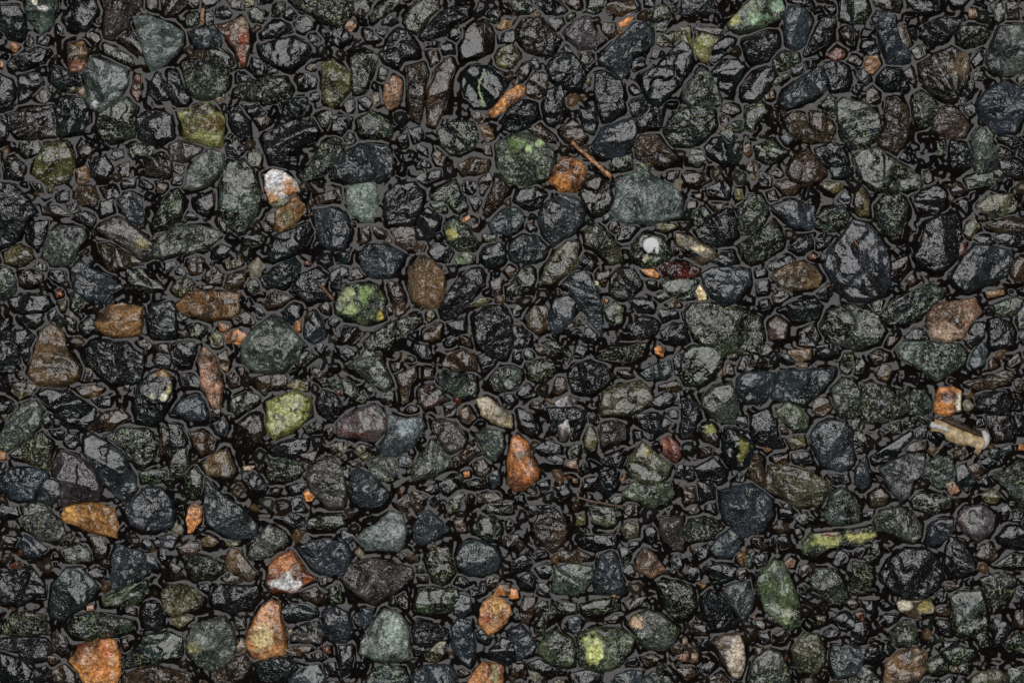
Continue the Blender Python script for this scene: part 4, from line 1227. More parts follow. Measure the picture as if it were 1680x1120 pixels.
def make_stone(code, P, seed, lod):
    """Returns a Stone with vertices in survey units. lod 0: full, 1: small, 2: beyond the frame."""
    rng = np.random.default_rng(seed)
    s = Stone()
    A, c = polygon_area_centroid(P)
    s.code, s.P, s.c, s.A = code, P, c, A
    width = math.sqrt(A)
    per = np.hypot(*(np.roll(P, -1, 0) - P).T).sum()
    if lod == 0:
        nt = int(np.clip(per / 3.0, 36, 84))
        R = int(np.clip(width / 4.6, 6, 14))
    elif lod == 1:
        nt, R = int(np.clip(per / 3.4, 12, 30)), 4
    elif lod == 3:
        nt, R = int(np.clip(per / 3.2, 10, 24)), 3
    else:
        nt, R = 13, 2
    th = np.arange(nt) / nt * 2 * math.pi
    va = np.sort(np.mod(np.arctan2(P[:, 1] - c[1], P[:, 0] - c[0]), 2 * math.pi))
    taken = set()
    for a_ in va:                                   # keep the corners exactly
        j_ = int(np.argmin(np.abs((th - a_ + math.pi) % (2 * math.pi) - math.pi)))
        if j_ not in taken:
            taken.add(j_)
            th[j_] = a_ if abs(th[j_] - a_) < 1 else th[j_]
    th = np.sort(th)
    r = ray_radius(P, c, th)
    ring_n = fbm(c[0] + np.cos(th) * 9, c[1] + np.sin(th) * 9, 3.0, 2, seed % 97)
    r = r * (1 + 0.022 * ring_n)
    ztop = float(np.clip(0.22 * width * rng.uniform(.8, 1.3), 4.2, 15))
    if lod == 3:
        ztop *= rng.uniform(.5, 1.0)
    s.ztop = ztop
    fr = (np.arange(1, R + 1) / R) ** 0.85
    fr = np.concatenate([[0.0], fr[:-1], [.965, 1.0]] if lod < 2 else [[0.0], fr])
    # facets
    tilt = rng.uniform(0.03, 0.27) * (1 if lod < 2 else .7)
    phi = rng.uniform(0, 2 * math.pi)
    rm = np.median(r)
    facets = [(phi, tilt, 0.0), (phi + math.pi + rng.uniform(-.9, .9), rng.uniform(.1, .5), rng.uniform(-.25, .3))]
    for _ in range(int(rng.choice([0, 0, 1, 1, 2]))):
        facets.append((rng.uniform(0, 2 * math.pi), rng.uniform(.28, .95), rng.uniform(.42, .88)))

    relief = rng.uniform(.35, 1.15)

    def height(x, y, sfrac):
        lx, ly = x - c[0], y - c[1]
        hs = []
        for ph, m, off in facets:
            q = lx * math.cos(ph) + ly * math.sin(ph)
            if off == 0.0:
                hs.append(ztop - m * q)
            else:
                hs.append(ztop - m * (q - off * rm))
        hs = np.stack(hs)
        kk = 0.45
        h = -kk * np.log(np.exp(-hs / kk).sum(0))
        h = np.clip(h, 0.42 * ztop, 1.35 * ztop)
        h = h - 0.07 * ztop * sfrac ** 10
        amp = min(1.0, width / 45.0) * relief
        h = h + amp * (1.05 * fbm(x, y, 20, 3, seed % 31) + 0.35 * fbm(x, y, 6, 2, seed % 29))
        # chipped steps
        st = fbm(x, y, 24, 2, seed % 23)
        h = h + amp * 1.2 * np.tanh(st * 9)
        return h
    s.height = height
    xs, ys, zs = [c[0:1]], [c[1:2]], [height(c[0:1], c[1:2], np.zeros(1))]
    for f in fr[1:]:
        x = c[0] + r * f * np.cos(th)
        y = c[1] + r * f * np.sin(th)
        xs.append(x)
        ys.append(y)
        zs.append(height(x, y, np.full(nt, f)))
    zedge = zs[-1]
    south = np.clip(np.sin(th), 0, 1)                     # survey y runs down
    sk = min(1.0, width / 38.0)
    wob = 1 + 0.5 * fbm(np.cos(th) * 6 + c[0], np.sin(th) * 6 + c[1], 3, 2, seed % 13)
    for off, zz in ((0.6, 0.88), (3.0, 0.10), (6.0, None)):
        o = off * sk * wob * (1 + 0.9 * south)
        x = c[0] + (r + o) * np.cos(th)
        y = c[1] + (r + o) * np.sin(th)
        xs.append(x)
        ys.append(y)
        if zz is None:
            zs.append(np.full(nt, -8.0))
        else:
            zs.append(np.maximum(zedge, 1.0) * zz + 0.3 * wob)
    xs.append(c[0] + r * .55 * np.cos(th))
    ys.append(c[1] + r * .55 * np.sin(th))
    zs.append(np.full(nt, -13.0))
    xs.append(c[0:1])
    ys.append(c[1:2])
    zs.append(np.array([-14.0]))
    X, Y, Z = np.concatenate(xs), np.concatenate(ys), np.concatenate(zs)
    rings = len(xs) - 2
    j = np.arange(nt)
    j2 = (j + 1) % nt
    tris = [np.stack([np.zeros(nt, int), 1 + j2, 1 + j], -1)]
    quads = []
    for a in range(rings - 1):
        b0, b1 = 1 + a * nt, 1 + (a + 1) * nt
        quads.append(np.stack([b0 + j, b0 + j2, b1 + j2, b1 + j], -1))
    last = 1 + (rings - 1) * nt
    end = last + nt
    tris.append(np.stack([last + j, last + j2, np.full(nt, end)], -1))
    s.X, s.Y, s.Z = X, Y, Z
    s.quads = np.concatenate(quads)
    s.tris = np.concatenate(tris)
    # body colour
    c1, c2, amt = PAL[code]
    v = np.exp(rng.normal(0, .16))
    hue = 1 + rng.normal(0, .035, 3)
    a1, a2 = albedo(c1) * v * hue, albedo(c2) * v * hue
    mixv = np.clip(0.5 + 2.4 * (fbm(X, Y, 26, 3, seed % 41) + (amt - .5) * .7), 0, 1)[:, None]
    col = a1 * (1 - mixv) + a2 * mixv
    dirt = {'dark': .0, 'green': .42, 'pale': .2, 'warm': .3, 'granite': 0.0}[KIND[code]] * rng.uniform(.4, 1.2)
    if code in 'OafQWwZcCjxYyLGA':
        dirt *= .4
    if dirt:
        dv = np.clip((fbm(X, Y, 15, 3, seed % 53) - .38 + 1.1 * dirt) * 3.5, 0, 1)[:, None] * min(1, dirt * 2.2)
        col = col * (1 - dv) + albedo((44, 43, 40)) * dv
    if lod < 2:
        for (px, py, rx, ry, pc, soft) in PATCH:
            if rx <= 0 or abs(px - c[0]) > 70 or abs(py - c[1]) > 70:
                continue
            if not inside(P, px, py):
                continue
            soft = max(soft, .5)
            d = np.hypot((X - px) / rx, (Y - py) / ry) + 0.8 * fbm(X, Y, 8, 3, 5.0)
            w = np.clip((1 + soft / 2 - d) / soft, 0, 1)[:, None]
            col = col * (1 - w) + albedo(pc) * w
    s.col = col
    # meniscus height of the water that clings to it
    lam_ = 5.0 * (.45 + .55 * sk)
    s.lam = lam_
    s.men = float(np.clip(.42 * np.percentile(zedge, 20), .6, 4.0))
    s.sk = sk
    return s


def inside(P, x, y):
    a, b = P, np.roll(P, -1, 0)
    with np.errstate(divide='ignore', invalid='ignore'):
        cr = ((a[:, 1] > y) != (b[:, 1] > y)) & (x < (b[:, 0] - a[:, 0]) * (y - a[:, 1]) / (b[:, 1] - a[:, 1]) + a[:, 0])
    return bool(cr.sum() % 2)


def signed_distance(P, X, Y):
    d2 = np.full(X.shape, 1e9)
    ins = np.zeros(X.shape, bool)
    for i in range(len(P)):
        a, b = P[i], P[(i + 1) % len(P)]
        e = b - a
        L = max(e @ e, 1e-9)
        t = np.clip(((X - a[0]) * e[0] + (Y - a[1]) * e[1]) / L, 0, 1)
        d2 = np.minimum(d2, (X - a[0] - t * e[0]) ** 2 + (Y - a[1] - t * e[1]) ** 2)
        if a[1] != b[1]:
            ins ^= ((a[1] > Y) != (b[1] > Y)) & (X < e[0] * (Y - a[1]) / e[1] + a[0])
    d = np.sqrt(d2)
    return np.where(ins, -d, d)


stones = []
for i, line in enumerate(STONES.strip().split('\n')):
    code, pts, label = line.split('|')
    P = np.array([[float(v) for v in q.split(',')] for q in pts.split()])
    s = make_stone(code, P, 1000 + i * 7, 0 if label else 1)
    s.label = label
    stones.append(s)

# the same gravel goes on beyond the frame
MARGIN = 380
beyond = []
cell = 52
weights = 'kkkkkddddddssssssggggSSqqttuuuubbHhBGyo'
for gy in range(int(-MARGIN / cell), int((VH + MARGIN) / cell) + 1):
    for gx in range(int(-MARGIN / cell), int((VW + MARGIN) / cell) + 1):
        x = gx * cell + RNG.uniform(6, cell - 6)
        y = gy * cell + RNG.uniform(6, cell - 6)
        if -34 < x < VW + 34 and -34 < y < VH + 34:
            continue
        rad = RNG.uniform(10, 27)
        n = int(RNG.integers(5, 8))
        th = np.sort(RNG.uniform(0, 2 * math.pi, n)) * .5 + np.arange(n) / n * math.pi
        st_ = RNG.uniform(1, 1.5)
        rot = RNG.uniform(0, math.pi)
        p = np.stack([np.cos(th) * st_, np.sin(th) / st_], -1) * rad * RNG.uniform(.85, 1.15, (n, 1))
        ro = np.array([[math.cos(rot), -math.sin(rot)], [math.sin(rot), math.cos(rot)]])
        P = p @ ro.T + [x, y]
        beyond.append(make_stone(weights[int(RNG.integers(len(weights)))], P, int(RNG.integers(1e6)), 2))

# chips wedged into the gaps
cs = 3.0
dxs, dys = np.arange(-30, VW + 33, cs), np.arange(-30, VH + 33, cs)
DX, DY = np.meshgrid(dxs, dys)
DIST = np.full(DX.shape, 60.0)


def lower(P, extra):
    x0, y0 = P.min(0) - 42
    x1, y1 = P.max(0) + 42
    a, b = np.searchsorted(dxs, [x0, x1])
    c, d = np.searchsorted(dys, [y0, y1])
    if b > a and d > c:
        w = (slice(c, d), slice(a, b))
        DIST[w] = np.minimum(DIST[w], signed_distance(P, DX[w], DY[w]) - extra)


for s in stones:
    lower(s.P, 3.5 * s.sk)
fill = []
lumps = []
fw = 'kkkkkkddddddddddbbbbbbuuuuggssHBuyotmO'
for rmin, rmax in ((13, 18), (10, 13), (7, 10)):
    idx = np.argwhere(DIST > rmin + .5)
    RNG.shuffle(idx)
    for iy, ix in idx:
        clr = DIST[iy, ix]
        if clr < rmin + .5:
            continue
        x, y = dxs[ix] + RNG.uniform(-1, 1), dys[iy] + RNG.uniform(-1, 1)
        if RNG.random() < (.15 if rmin > 7 else .5):
            lower(np.array([[x - 3, y - 3], [x + 3, y - 3], [x + 3, y + 3], [x - 3, y + 3]]), 2)
            continue
        rad = min(clr - .5, rmax)
        n = int(RNG.integers(4, 7))
        th = (np.arange(n) + RNG.uniform(-.36, .36, n)) / n * 2 * math.pi
        el = RNG.uniform(.5, 1.0)
        p = np.stack([np.cos(th), np.sin(th) * el], -1) * rad * RNG.uniform(.82, 1.1, (n, 1))
        rot = RNG.uniform(0, math.pi)
        P = p @ np.array([[math.cos(rot), math.sin(rot)], [-math.sin(rot), math.cos(rot)]]) + [x, y]
        code = fw[int(RNG.integers(len(fw) if rad < 7 else len(fw) - 4))]
        if rad < 10 and RNG.random() < .45:
            pass
        elif rad < 10 or RNG.random() < .4:
            lumps.append((x, y, rad * 1.12, el, rot, RNG.uniform(.5, 5.5)))
        else:
            fill.append(make_stone(code, P, int(RNG.integers(1e6)), 3))
        lower(P, 1.6)
beyond += fill

# ------------------------------------------------------------------ ground and water sheets
def axis(lo, hi, step, margin):
    inner = np.arange(lo - 24, hi + 24 + step, step)
    mid = 5.5
    left = np.arange(lo - 24 - mid, lo - margin, -mid)[::-1]
    right = np.arange(hi + 24 + step + mid, hi + margin, mid)
    far = 30.0 * 1.55 ** np.arange(14)
    return np.concatenate([(left[0] - np.cumsum(far))[::-1], left, inner, right, right[-1] + np.cumsum(far)])


def field(xs, ys, items, reach, fn):
    pass


def grid_mesh(name, xs, ys, Z, mat, col=None):
    nx, ny = len(xs), len(ys)
    X, Y = np.meshgrid(xs, ys)
    co = to_world(X.ravel(), Y.ravel(), Z.ravel())
    i = np.arange(ny - 1)[:, None] * nx + np.arange(nx - 1)[None]
    q = np.stack([i, i + nx, i + nx + 1, i + 1], -1).reshape(-1, 4)
    return mesh_obj(name, co, q, np.zeros((0, 3), int), mat, col)


def window(xs, ys, x0, x1, y0, y1):
    a, b = np.searchsorted(xs, [x0, x1])
    c, d = np.searchsorted(ys, [y0, y1])
    return slice(c, d), slice(a, b)


# grit: small grains lying between the stones
grains = []
gcols = [(46, 42, 40), (58, 54, 52), (40, 40, 42), (66, 56, 44), (52, 58, 52), (84, 70, 52), (110, 84, 52), (70, 74, 60), (120, 62, 34), (128, 120, 100)]
gprob = np.array([.22, .18, .16, .14, .1, .09, .05, .04, .012, .008])
gprob /= gprob.sum()
NG = 8000
gx_ = RNG.uniform(-60, VW + 60, NG)
gy_ = RNG.uniform(-60, VH + 60, NG)
gr_ = np.clip(RNG.lognormal(1.35, .45, NG), 2.0, 11)
gt_ = RNG.uniform(-9.0, 1.6, NG) + 0.9 * fbm(gx_, gy_, 70, 2, 3.0) * 3
gk_ = RNG.choice(len(gcols), NG, p=gprob)
ge_ = RNG.uniform(.7, 1, NG)
ga_ = RNG.uniform(0, math.pi, NG)
LU = np.array(lumps)
gx_, gy_, gr_ = np.append(gx_, LU[:, 0]), np.append(gy_, LU[:, 1]), np.append(gr_, LU[:, 2])
ge_, ga_, gt_ = np.append(ge_, LU[:, 3]), np.append(ga_, LU[:, 4]), np.append(gt_, LU[:, 5])
gk_ = np.append(gk_, RNG.choice(len(gcols), len(LU), p=gprob))
NG = len(gx_)
gpl_a = ga_[:, None] + (np.arange(5) + RNG.uniform(-.35, .35, (NG, 5))) / 5 * 2 * math.pi
gpl_f = RNG.uniform(.55, 1.0, (NG, 5))


def ground_field(xs, ys, with_col):
    X, Y = np.meshgrid(xs, ys)
    WX = X + 3.4 * fbm(X, Y, 11, 2, 1.0)
    WY = Y + 3.4 * fbm(X, Y, 11, 2, 2.0)
    NB = 1.3 * fbm(X, Y, 7, 2, 7.0)
    G = -7.5 + 2.5 * fbm(X, Y, 60, 3, 4.0) + 1.0 * fbm(X, Y, 9, 2, 5.0)
    col = None
    if with_col:
        col = np.empty(X.shape + (3,))
        t = np.clip(0.5 + fbm(X, Y, 90, 3, 6.0), 0, 1)[..., None]
        col[:] = albedo((40, 37, 35)) * (1 - t) + albedo((58, 47, 36)) * t
    for i in range(NG):
        r = gr_[i]
        w = window(xs, ys, gx_[i] - r - 3, gx_[i] + r + 3, gy_[i] - r - 3, gy_[i] + r + 3)
        ex, ey = WX[w] - gx_[i], WY[w] - gy_[i]
        rho = np.zeros(ex.shape)
        for a_, f_ in zip(gpl_a[i], gpl_f[i]):
            rho = np.maximum(rho, (ex * math.cos(a_) + ey * math.sin(a_)) / (r * f_))
        rho2 = rho * rho
        h = gt_[i] - 0.95 * r * np.maximum(rho - .45, 0) ** 1.3 + NB[w] + .12 * (ex * math.cos(ga_[i]) + ey * math.sin(ga_[i]))
        ok = (rho2 < 1.3) & (h > G[w])
        if ok.any():
            G[w][ok] = h[ok]
            if with_col:
                col[w][ok] = albedo(gcols[gk_[i]])
    return G, col


gxs, gys = axis(0, VW, 9.0, MARGIN), axis(0, VH, 9.0, MARGIN)
G, gcol = ground_field(gxs, gys, True)
G = G - 5.0
ground = grid_mesh('ground', gxs, gys, G, ground_material(), gcol.reshape(-1, 3))
ground['kind'] = 'structure'
ground['label'] = 'dark wet grit and mud between the stones'

wxs, wys = axis(0, VW, 1.85, MARGIN), axis(0, VH, 1.85, MARGIN)
GW, bed = ground_field(wxs, wys, True)
XW, YW = np.meshgrid(wxs, wys)
D1 = np.full(XW.shape, 40.0)
D2 = np.full(XW.shape, 44.0)
H1 = np.full(XW.shape, 8.0)
for s in stones + beyond:
    reach = 30
    x0, y0 = s.P.min(0) - reach
    x1, y1 = s.P.max(0) + reach
    w = window(wxs, wys, x0, x1, y0, y1)
    if XW[w].size == 0:
        continue
    d = signed_distance(s.P, XW[w], YW[w]) - 2.6 * s.sk
    H1[w] = np.where(d < D1[w], s.ztop, H1[w])
    D2[w] = np.minimum(D2[w], np.maximum(D1[w], d))
    D1[w] = np.minimum(D1[w], d)
# concave water between neighbours: steep where it clings to a stone, level along the middle of the gap
wob = 4.2 * fbm(XW, YW, 17, 2, 12.0)
gap = np.clip(D1 + D2, 3.0, 30.0)
mid = np.clip((D2 - D1 + wob * np.clip(D1 / 4, 0, 1)) / gap, -1.0, 1.25)
pool = np.clip((gap - 9) / 14, 0, 1)
outside = np.clip(np.maximum(np.maximum(-XW, XW - VW), np.maximum(-YW, YW - VH)) / 25 - .8, 0, 1)
level = -0.6 + 1.0 * fbm(XW, YW, 120, 2, 8.0) - 1.6 * outside      # coarser mesh out there
WAT = level + np.minimum((0.155 + .10 * fbm(XW, YW, 60, 2, 16.0)) * gap, .5 * H1 + .8) * mid ** 2 + pool * (3.4 * fbm(XW, YW, 14, 1, 9.0) + 1.0 * fbm(XW, YW, 8, 1, 10.0))
sink = np.clip(-(D1 + 1.2) * 1.4, 0, 14)
# the film climbs over grains that break the surface
film = GW + 0.3
kk = 0.7
m_ = np.maximum(WAT, film)
WAT = m_ + kk * np.log(np.exp((WAT - m_) / kk) + np.exp((film - m_) / kk))
depth = np.clip((WAT - GW) / 5.0, 0, 1)[..., None]
murk = bed * (1 - depth) + albedo((48, 39, 32)) * depth
WAT = WAT - sink
water = grid_mesh('water', wxs, wys, WAT, water_material(), murk.reshape(-1, 3))
water['kind'] = 'structure'
water['label'] = 'thin film of rain water lying between the stones'

# ------------------------------------------------------------------ the stones as objects
rest = {}
for s in stones + beyond:
    if getattr(s, 'label', ''):
        org = to_world(s.c[0], s.c[1], np.float64(0.0))
        co = to_world(s.X, s.Y, s.Z)
        ob = mesh_obj('stone', co, s.quads, s.tris, MAT[KIND[s.code]], s.col, origin=org)
        ob['label'] = s.label
        ob['category'] = 'stone'
        ob['group'] = 'stones of the wet gravel'
        s.ob = ob
        s.org = org
    else:
        rest.setdefault(KIND[s.code], []).append(s)

# ... and the many smaller ones as one mass
cos, qs, ts, cols, mi = [], [], [], [], []
off = 0
kinds = list(rest)
face_mat = []
qmat, tmat = [], []
for kidx, kd in enumerate(kinds):
    for s in rest[kd]:
        cos.append(to_world(s.X, s.Y, s.Z))
        qs.append(s.quads + off)
        ts.append(s.tris + off)
        cols.append(s.col)
        qmat.append(np.full(len(s.quads), kidx))
        tmat.append(np.full(len(s.tris), kidx))
        off += len(s.X)
gravel = mesh_obj('gravel', np.concatenate(cos), np.concatenate(qs), np.concatenate(ts), MAT[kinds[0]], np.concatenate(cols))
for kd in kinds[1:]:
    gravel.data.materials.append(MAT[kd])
gravel.data.polygons.foreach_set('material_index', np.concatenate(qmat + tmat).astype(np.int32))
gravel['kind'] = 'stuff'
gravel['label'] = 'small stones and chips filling the gaps of the gravel'


def stone_at(x, y):
    best = [s for s in stones if s.label and inside(s.P, x, y)]
    return best[0] if best else None


def surface_z(s, x, y):
    """Top of stone s at survey points x, y."""
    x, y = np.asarray(x, float), np.asarray(y, float)
    d = np.hypot(x - s.c[0], y - s.c[1])
    th = np.arctan2(y - s.c[1], x - s.c[0])
    r = ray_radius(s.P, s.c, np.atleast_1d(th))
    f = np.clip(np.atleast_1d(d) / np.maximum(r, 1e-6), 0, 1)
    return s.height(np.atleast_1d(x), np.atleast_1d(y), f)


# ------------------------------------------------------------------ marks that stand proud of single stones
def slab_part(name, s, outline, mat, thick, rings=4):
    """A low pad following the stone's top: closed at the bottom, with rounded edge."""
    P = np.array(outline, float)
    A, c = polygon_area_centroid(P)
    nt = 40
    th = np.arange(nt) / nt * 2 * math.pi
    r = ray_radius(P, c, th) * (1 + .05 * fbm(np.cos(th) * 8 + c[0], np.sin(th) * 8 + c[1], 3, 2, 3.0))
    X, Y, Z = [c[0:1]], [c[1:2]], [surface_z(s, c[0:1], c[1:2]) + thick]
    for f in np.arange(1, rings + 1) / rings:
        x, y = c[0] + r * f * np.cos(th), c[1] + r * f * np.sin(th)
        X.append(x)
        Y.append(y)
        Z.append(surface_z(s, x, y) + thick * (1 - .75 * f ** 4))
    x, y = c[0] + r * np.cos(th), c[1] + r * np.sin(th)
    X.append(x)
    Y.append(y)
    Z.append(surface_z(s, x, y) - 1.5)
    j = np.arange(nt)
    j2 = (j + 1) % nt
    tris = np.stack([np.zeros(nt, int), 1 + j2, 1 + j], -1)
    quads = []
    for a in range(rings):
        b0, b1 = 1 + a * nt, 1 + (a + 1) * nt
        quads.append(np.stack([b0 + j, b0 + j2, b1 + j2, b1 + j], -1))
    return mesh_obj(name, to_world(np.concatenate(X), np.concatenate(Y), np.concatenate(Z)), np.concatenate(quads), tris, mat, parent=s.ob, origin=s.org)


def tube(name, pts, radii, mat, nseg=10, flat=1.0, parent=None, origin=None, knob=0.0, seed=0):
    """Tapered rod through survey points (x, y, z)."""
    pts = np.array(pts, float)
    n = len(pts)
    rings = []
    tan = np.gradient(pts, axis=0)
    tan /= np.linalg.norm(tan, axis=1)[:, None]
    up = np.array([0, 0, 1.0])
    ang = np.arange(nseg) / nseg * 2 * math.pi
    for i in range(n):
        side = np.cross(tan[i], up)
        side /= np.linalg.norm(side)
        upv = np.cross(side, tan[i])
        rr = radii[i] * (1 + knob * fbm(np.cos(ang) * 3 + i * 1.7, np.sin(ang) * 3 + seed, 2.0, 2, 1.0))
        rings.append(pts[i] + np.cos(ang)[:, None] * side * rr[:, None] + np.sin(ang)[:, None] * upv * rr[:, None] * flat)
    V = np.concatenate(rings + [pts[:1], pts[-1:]])
    j = np.arange(nseg)
    j2 = (j + 1) % nseg
    quads = np.concatenate([np.stack([a * nseg + j, a * nseg + j2, (a + 1) * nseg + j2, (a + 1) * nseg + j], -1) for a in range(n - 1)])
    e0, e1 = n * nseg, n * nseg + 1
    tris = np.concatenate([np.stack([j2, j, np.full(nseg, e0)], -1), np.stack([(n - 1) * nseg + j, (n - 1) * nseg + j2, np.full(nseg, e1)], -1)])
    return mesh_obj(name, to_world(V[:, 0], V[:, 1], V[:, 2]), quads, tris, mat, parent=parent, origin=origin)


white_mat = plain_material('white calcite', (255, 248, 218), (246, 236, 200), .5, 8, bump_h=.6)
vein_mat = plain_material('pale green quartz', (150, 176, 110), (96, 124, 80), .3, 5)
s = stone_at(1060, 400)
if s:
    a = np.linspace(math.radians(-35), math.radians(250), 14)
    cap = [(1068 + 13.5 * math.cos(t), 402.5 - 13.0 * math.sin(t)) for t in a]
    pts = cap + [(1062, 416), (1070, 414), (1073, 405), (1079, 407)]
    slab_part('white_spot', s, pts, white_mat, 1.3)
    slab_part('white_chip', s, [(1074, 408), (1079, 405), (1081, 412), (1079, 418), (1075, 416)], white_mat, 1.8)
    slab_part('white_chip', s, [(1056, 421), (1062, 417), (1065, 424), (1058, 432), (1053, 428)], plain_material('cream calcite', (196, 184, 150), (120, 112, 84), .3, 6), 1.2)
s = stone_at(790, 130)
if s:
    vp = np.array([(794, 114), (795, 122), (787, 134), (786, 142), (785, 150), (790, 162), (793, 170), (794, 176)], float)
    t = np.linspace(0, len(vp) - 1, 30)
    vx = np.interp(t, np.arange(len(vp)), vp[:, 0]) + RNG.normal(0, .5, 30)
    vy = np.interp(t, np.arange(len(vp)), vp[:, 1])
    vz = surface_z(s, vx, vy) + .15
    tube('mineral_vein', np.stack([vx, vy, vz], -1), 1.7 * (1 + .45 * RNG.uniform(-1, 1, 30)), vein_mat, 8, .55, parent=s.ob, origin=s.org)

# ------------------------------------------------------------------ twigs and the broken fragment
def twig(label, x0, y0, x1, y1, r0, r1, z, c1, c2, bend, flat=.8):
    n = 26
    t = np.linspace(0, 1, n)
    nx, ny = -(y1 - y0), (x1 - x0)
    L = math.hypot(nx, ny)
    b = bend * np.sin(t * math.pi) + .6 * fbm(t * 40, t * 0, 6, 2, L)
    x = x0 + (x1 - x0) * t + nx / L * b
    y = y0 + (y1 - y0) * t + ny / L * b
    zz = z + 1.0 * np.sin(t * 3)
    under = stone_at((x0 + x1) / 2, (y0 + y1) / 2)
    if under is not None:                                  # it rests on this stone
        zs_ = surface_z(under, x, y)
        zz = np.maximum(np.median(zs_), zs_.max() - 1.0) + min(r0, r1) * flat * .8 + 0 * t
    r = (r0 + (r1 - r0) * t) * (1 + .12 * fbm(t * 60, t * 0, 5, 2, L + 3))
    ang = math.atan2(y1 - y0, x1 - x0)
    m = plain_material('wet wood', c1, c2, .3, 6, None, 1.4)
    org = to_world((x0 + x1) / 2, (y0 + y1) / 2, np.float64(0))
    o = tube('twig', np.stack([x, y, zz], -1), r, m, 12, flat, origin=org, knob=.12, seed=L)
    o['label'] = label
    o['category'] = 'twig'
    o['group'] = 'bits of twig on the gravel'
    return o


twig('pale tan split twig lying beside the ochre cube stone', 938, 234, 1003, 291, 2.8, 3.6, 15, (196, 132, 72), (112, 68, 36), .6, .5)
twig('short stubby tan twig lying upright near the top left', 334, 14, 332, 42, 3.4, 3.8, 8, (166, 128, 84), (110, 80, 50), .6)
twig('short brown twig slanting above right of the grey-green pentagon stone', 523, 466, 547, 492, 3.0, 3.6, 16, (132, 84, 36), (84, 54, 28), -1)
twig('thin dark brown twig lying below left of the olive pyramid stone', 946, 815, 1024, 830, 2.2, 1.6, 9, (126, 92, 64), (84, 60, 44), 2)
twig('tiny orange-brown splinter lying on the huge slate stone', 1400, 391, 1409, 405, 1.2, 1.0, 16, (170, 100, 50), (120, 70, 40), 1)


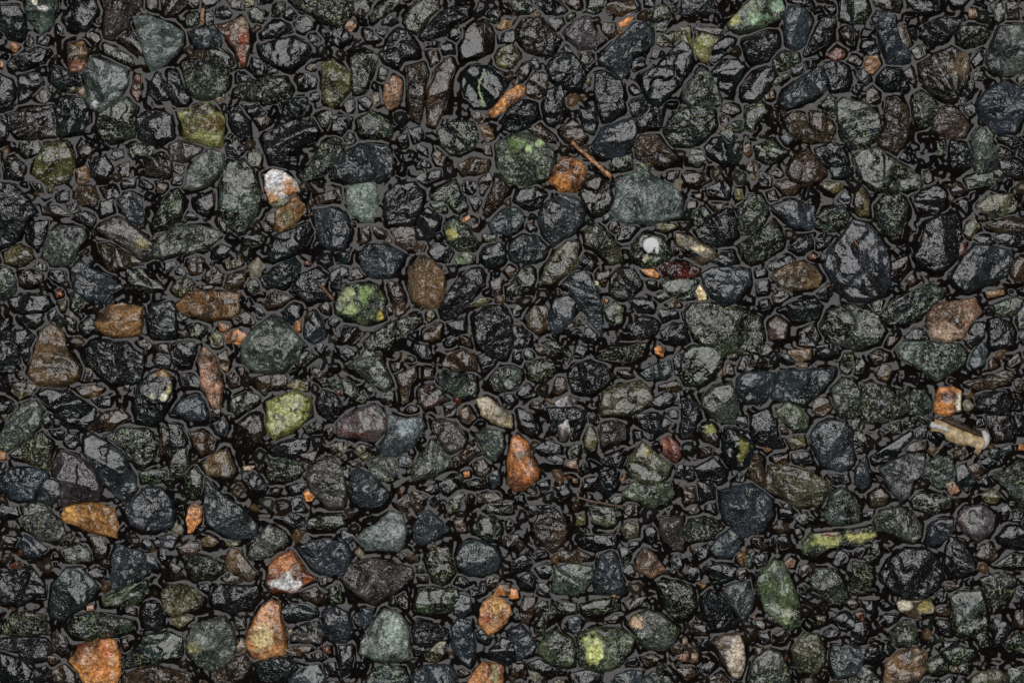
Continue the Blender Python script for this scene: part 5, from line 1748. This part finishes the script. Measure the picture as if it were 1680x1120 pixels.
def fragment():
    """Hollow broken shard: a curved cream shell with a ragged edge, dark pads for the shade in its holes, and a crack."""
    root = bpy.data.objects.new('broken_fragment', None)
    org = to_world(1574, 716, np.float64(0))
    root.location = org
    root.empty_display_size = .004
    COLL.objects.link(root)
    root['label'] = 'cream broken hollow fragment with black holes below the orange white-sided cube'
    root['category'] = 'fragment'
    cream = plain_material('cream shard', (196, 168, 122), (128, 100, 62), .3, 13, None, 2.2)
    white = plain_material('chalky rim', (206, 200, 190), (150, 146, 138), .3, 6)
    dark = plain_material('cavity shade', (26, 24, 22), (40, 34, 30), .25, 6)  # solid pads in this black give the shade inside the holes by colour
    bark = plain_material('brown crust', (104, 84, 58), (62, 50, 38), .35, 5, None, 2.4)
    a0, a1 = np.array([1529, 697.0]), np.array([1611, 733.0])
    ax = (a1 - a0) / np.linalg.norm(a1 - a0)
    no = np.array([-ax[1], ax[0]])
    L = np.linalg.norm(a1 - a0)
    nu, nv = 44, 16
    uu = np.linspace(0, 1, nu)
    vv = np.linspace(-1, 1, nv)
    Ug, Vg = np.meshgrid(uu, vv)
    half = 12.0 + 3.0 * Ug
    edge_lo = 1 - .30 * np.clip(fbm(Ug * 60, Ug * 0, 9, 2, 2.0) + .35, 0, 1)
    vsh = np.where(Vg > 0, Vg * edge_lo, Vg)
    lift = 14.0 * np.sqrt(np.clip(1 - (Vg * .92) ** 2, 0, 1)) + 1.0
    px = a0[0] + ax[0] * Ug * L + no[0] * vsh * half
    py = a0[1] + ax[1] * Ug * L + no[1] * vsh * half
    pz = lift + .8 * fbm(px, py, 8, 3, 4.0)
    crack = np.abs(Ug - .52 - .03 * np.sin(Vg * 5)) * L
    pz = pz - 2.6 * np.exp(-(crack / 1.3) ** 2)
    top = to_world(px.ravel(), py.ravel(), pz.ravel())
    bot = to_world(px.ravel(), py.ravel(), (pz - 3.0).ravel())
    n = nu * nv
    i = (np.arange(nv - 1)[:, None] * nu + np.arange(nu - 1)[None]).reshape(-1)
    q = [np.stack([i, i + nu, i + nu + 1, i + 1], -1), np.stack([n + i, n + i + 1, n + i + nu + 1, n + i + nu], -1)]
    loop = list(range(nu)) + [k * nu + nu - 1 for k in range(1, nv)] + [(nv - 1) * nu + k for k in range(nu - 2, -1, -1)] + [k * nu for k in range(nv - 2, 0, -1)]
    lp = np.array(loop)
    l2 = np.roll(lp, -1)
    q.append(np.stack([lp, l2, l2 + n, lp + n], -1))
    mesh_obj('shell', np.concatenate([top, bot]), np.concatenate(q), np.zeros((0, 3), int), cream, parent=root, origin=org)

    def pad(name, outline, z, thick, mat):
        P = np.array(outline, float)
        A, c = polygon_area_centroid(P)
        nt = 36
        th = np.arange(nt) / nt * 2 * math.pi
        r = ray_radius(P, c, th) * (1 + .07 * fbm(np.cos(th) * 8 + c[0], np.sin(th) * 8, 3, 2, 7.0))
        X, Y, Z = [c[0:1]], [c[1:2]], [np.array([z])]
        for f in (.3, .6, .85, 1.0):
            X.append(c[0] + r * f * np.cos(th))
            Y.append(c[1] + r * f * np.sin(th))
            Z.append(np.full(nt, z - thick * f ** 3 * .6) + .8 * fbm(X[-1], Y[-1], 5, 2, 3.0))
        X.append(X[-1])
        Y.append(Y[-1])
        Z.append(np.full(nt, z - thick))
        j = np.arange(nt)
        j2 = (j + 1) % nt
        tr = np.stack([np.zeros(nt, int), 1 + j2, 1 + j], -1)
        qq = np.concatenate([np.stack([1 + a * nt + j, 1 + a * nt + j2, 1 + (a + 1) * nt + j2, 1 + (a + 1) * nt + j], -1) for a in range(4)])
        return mesh_obj(name, to_world(np.concatenate(X), np.concatenate(Y), np.concatenate(Z)), qq, tr, mat, parent=root, origin=org)
    pad('hole_shade', [(1528, 704), (1540, 705), (1552, 712), (1552, 722), (1540, 722), (1530, 714)], 15.5, 14, dark)
    pad('hole_shade', [(1584, 728), (1592, 724), (1603, 729), (1603, 737), (1594, 741), (1586, 735)], 14.5, 10, dark)
    pad('crust', [(1540, 684), (1562, 686), (1588, 700), (1612, 711), (1612, 719), (1590, 711), (1566, 702), (1548, 692)], 13.5, 14, bark)
    pad('rim', [(1610, 706), (1617, 705), (1624, 713), (1624, 724), (1619, 734), (1612, 738), (1608, 730), (1612, 718)], 11.5, 10, white)
    tube('rim', np.stack([np.linspace(1525, 1556, 10), np.linspace(695, 706, 10), np.full(10, 14.0)], -1), np.linspace(5.0, 3.0, 10), white, 10, .8, parent=root, origin=org, knob=.3)


fragment()
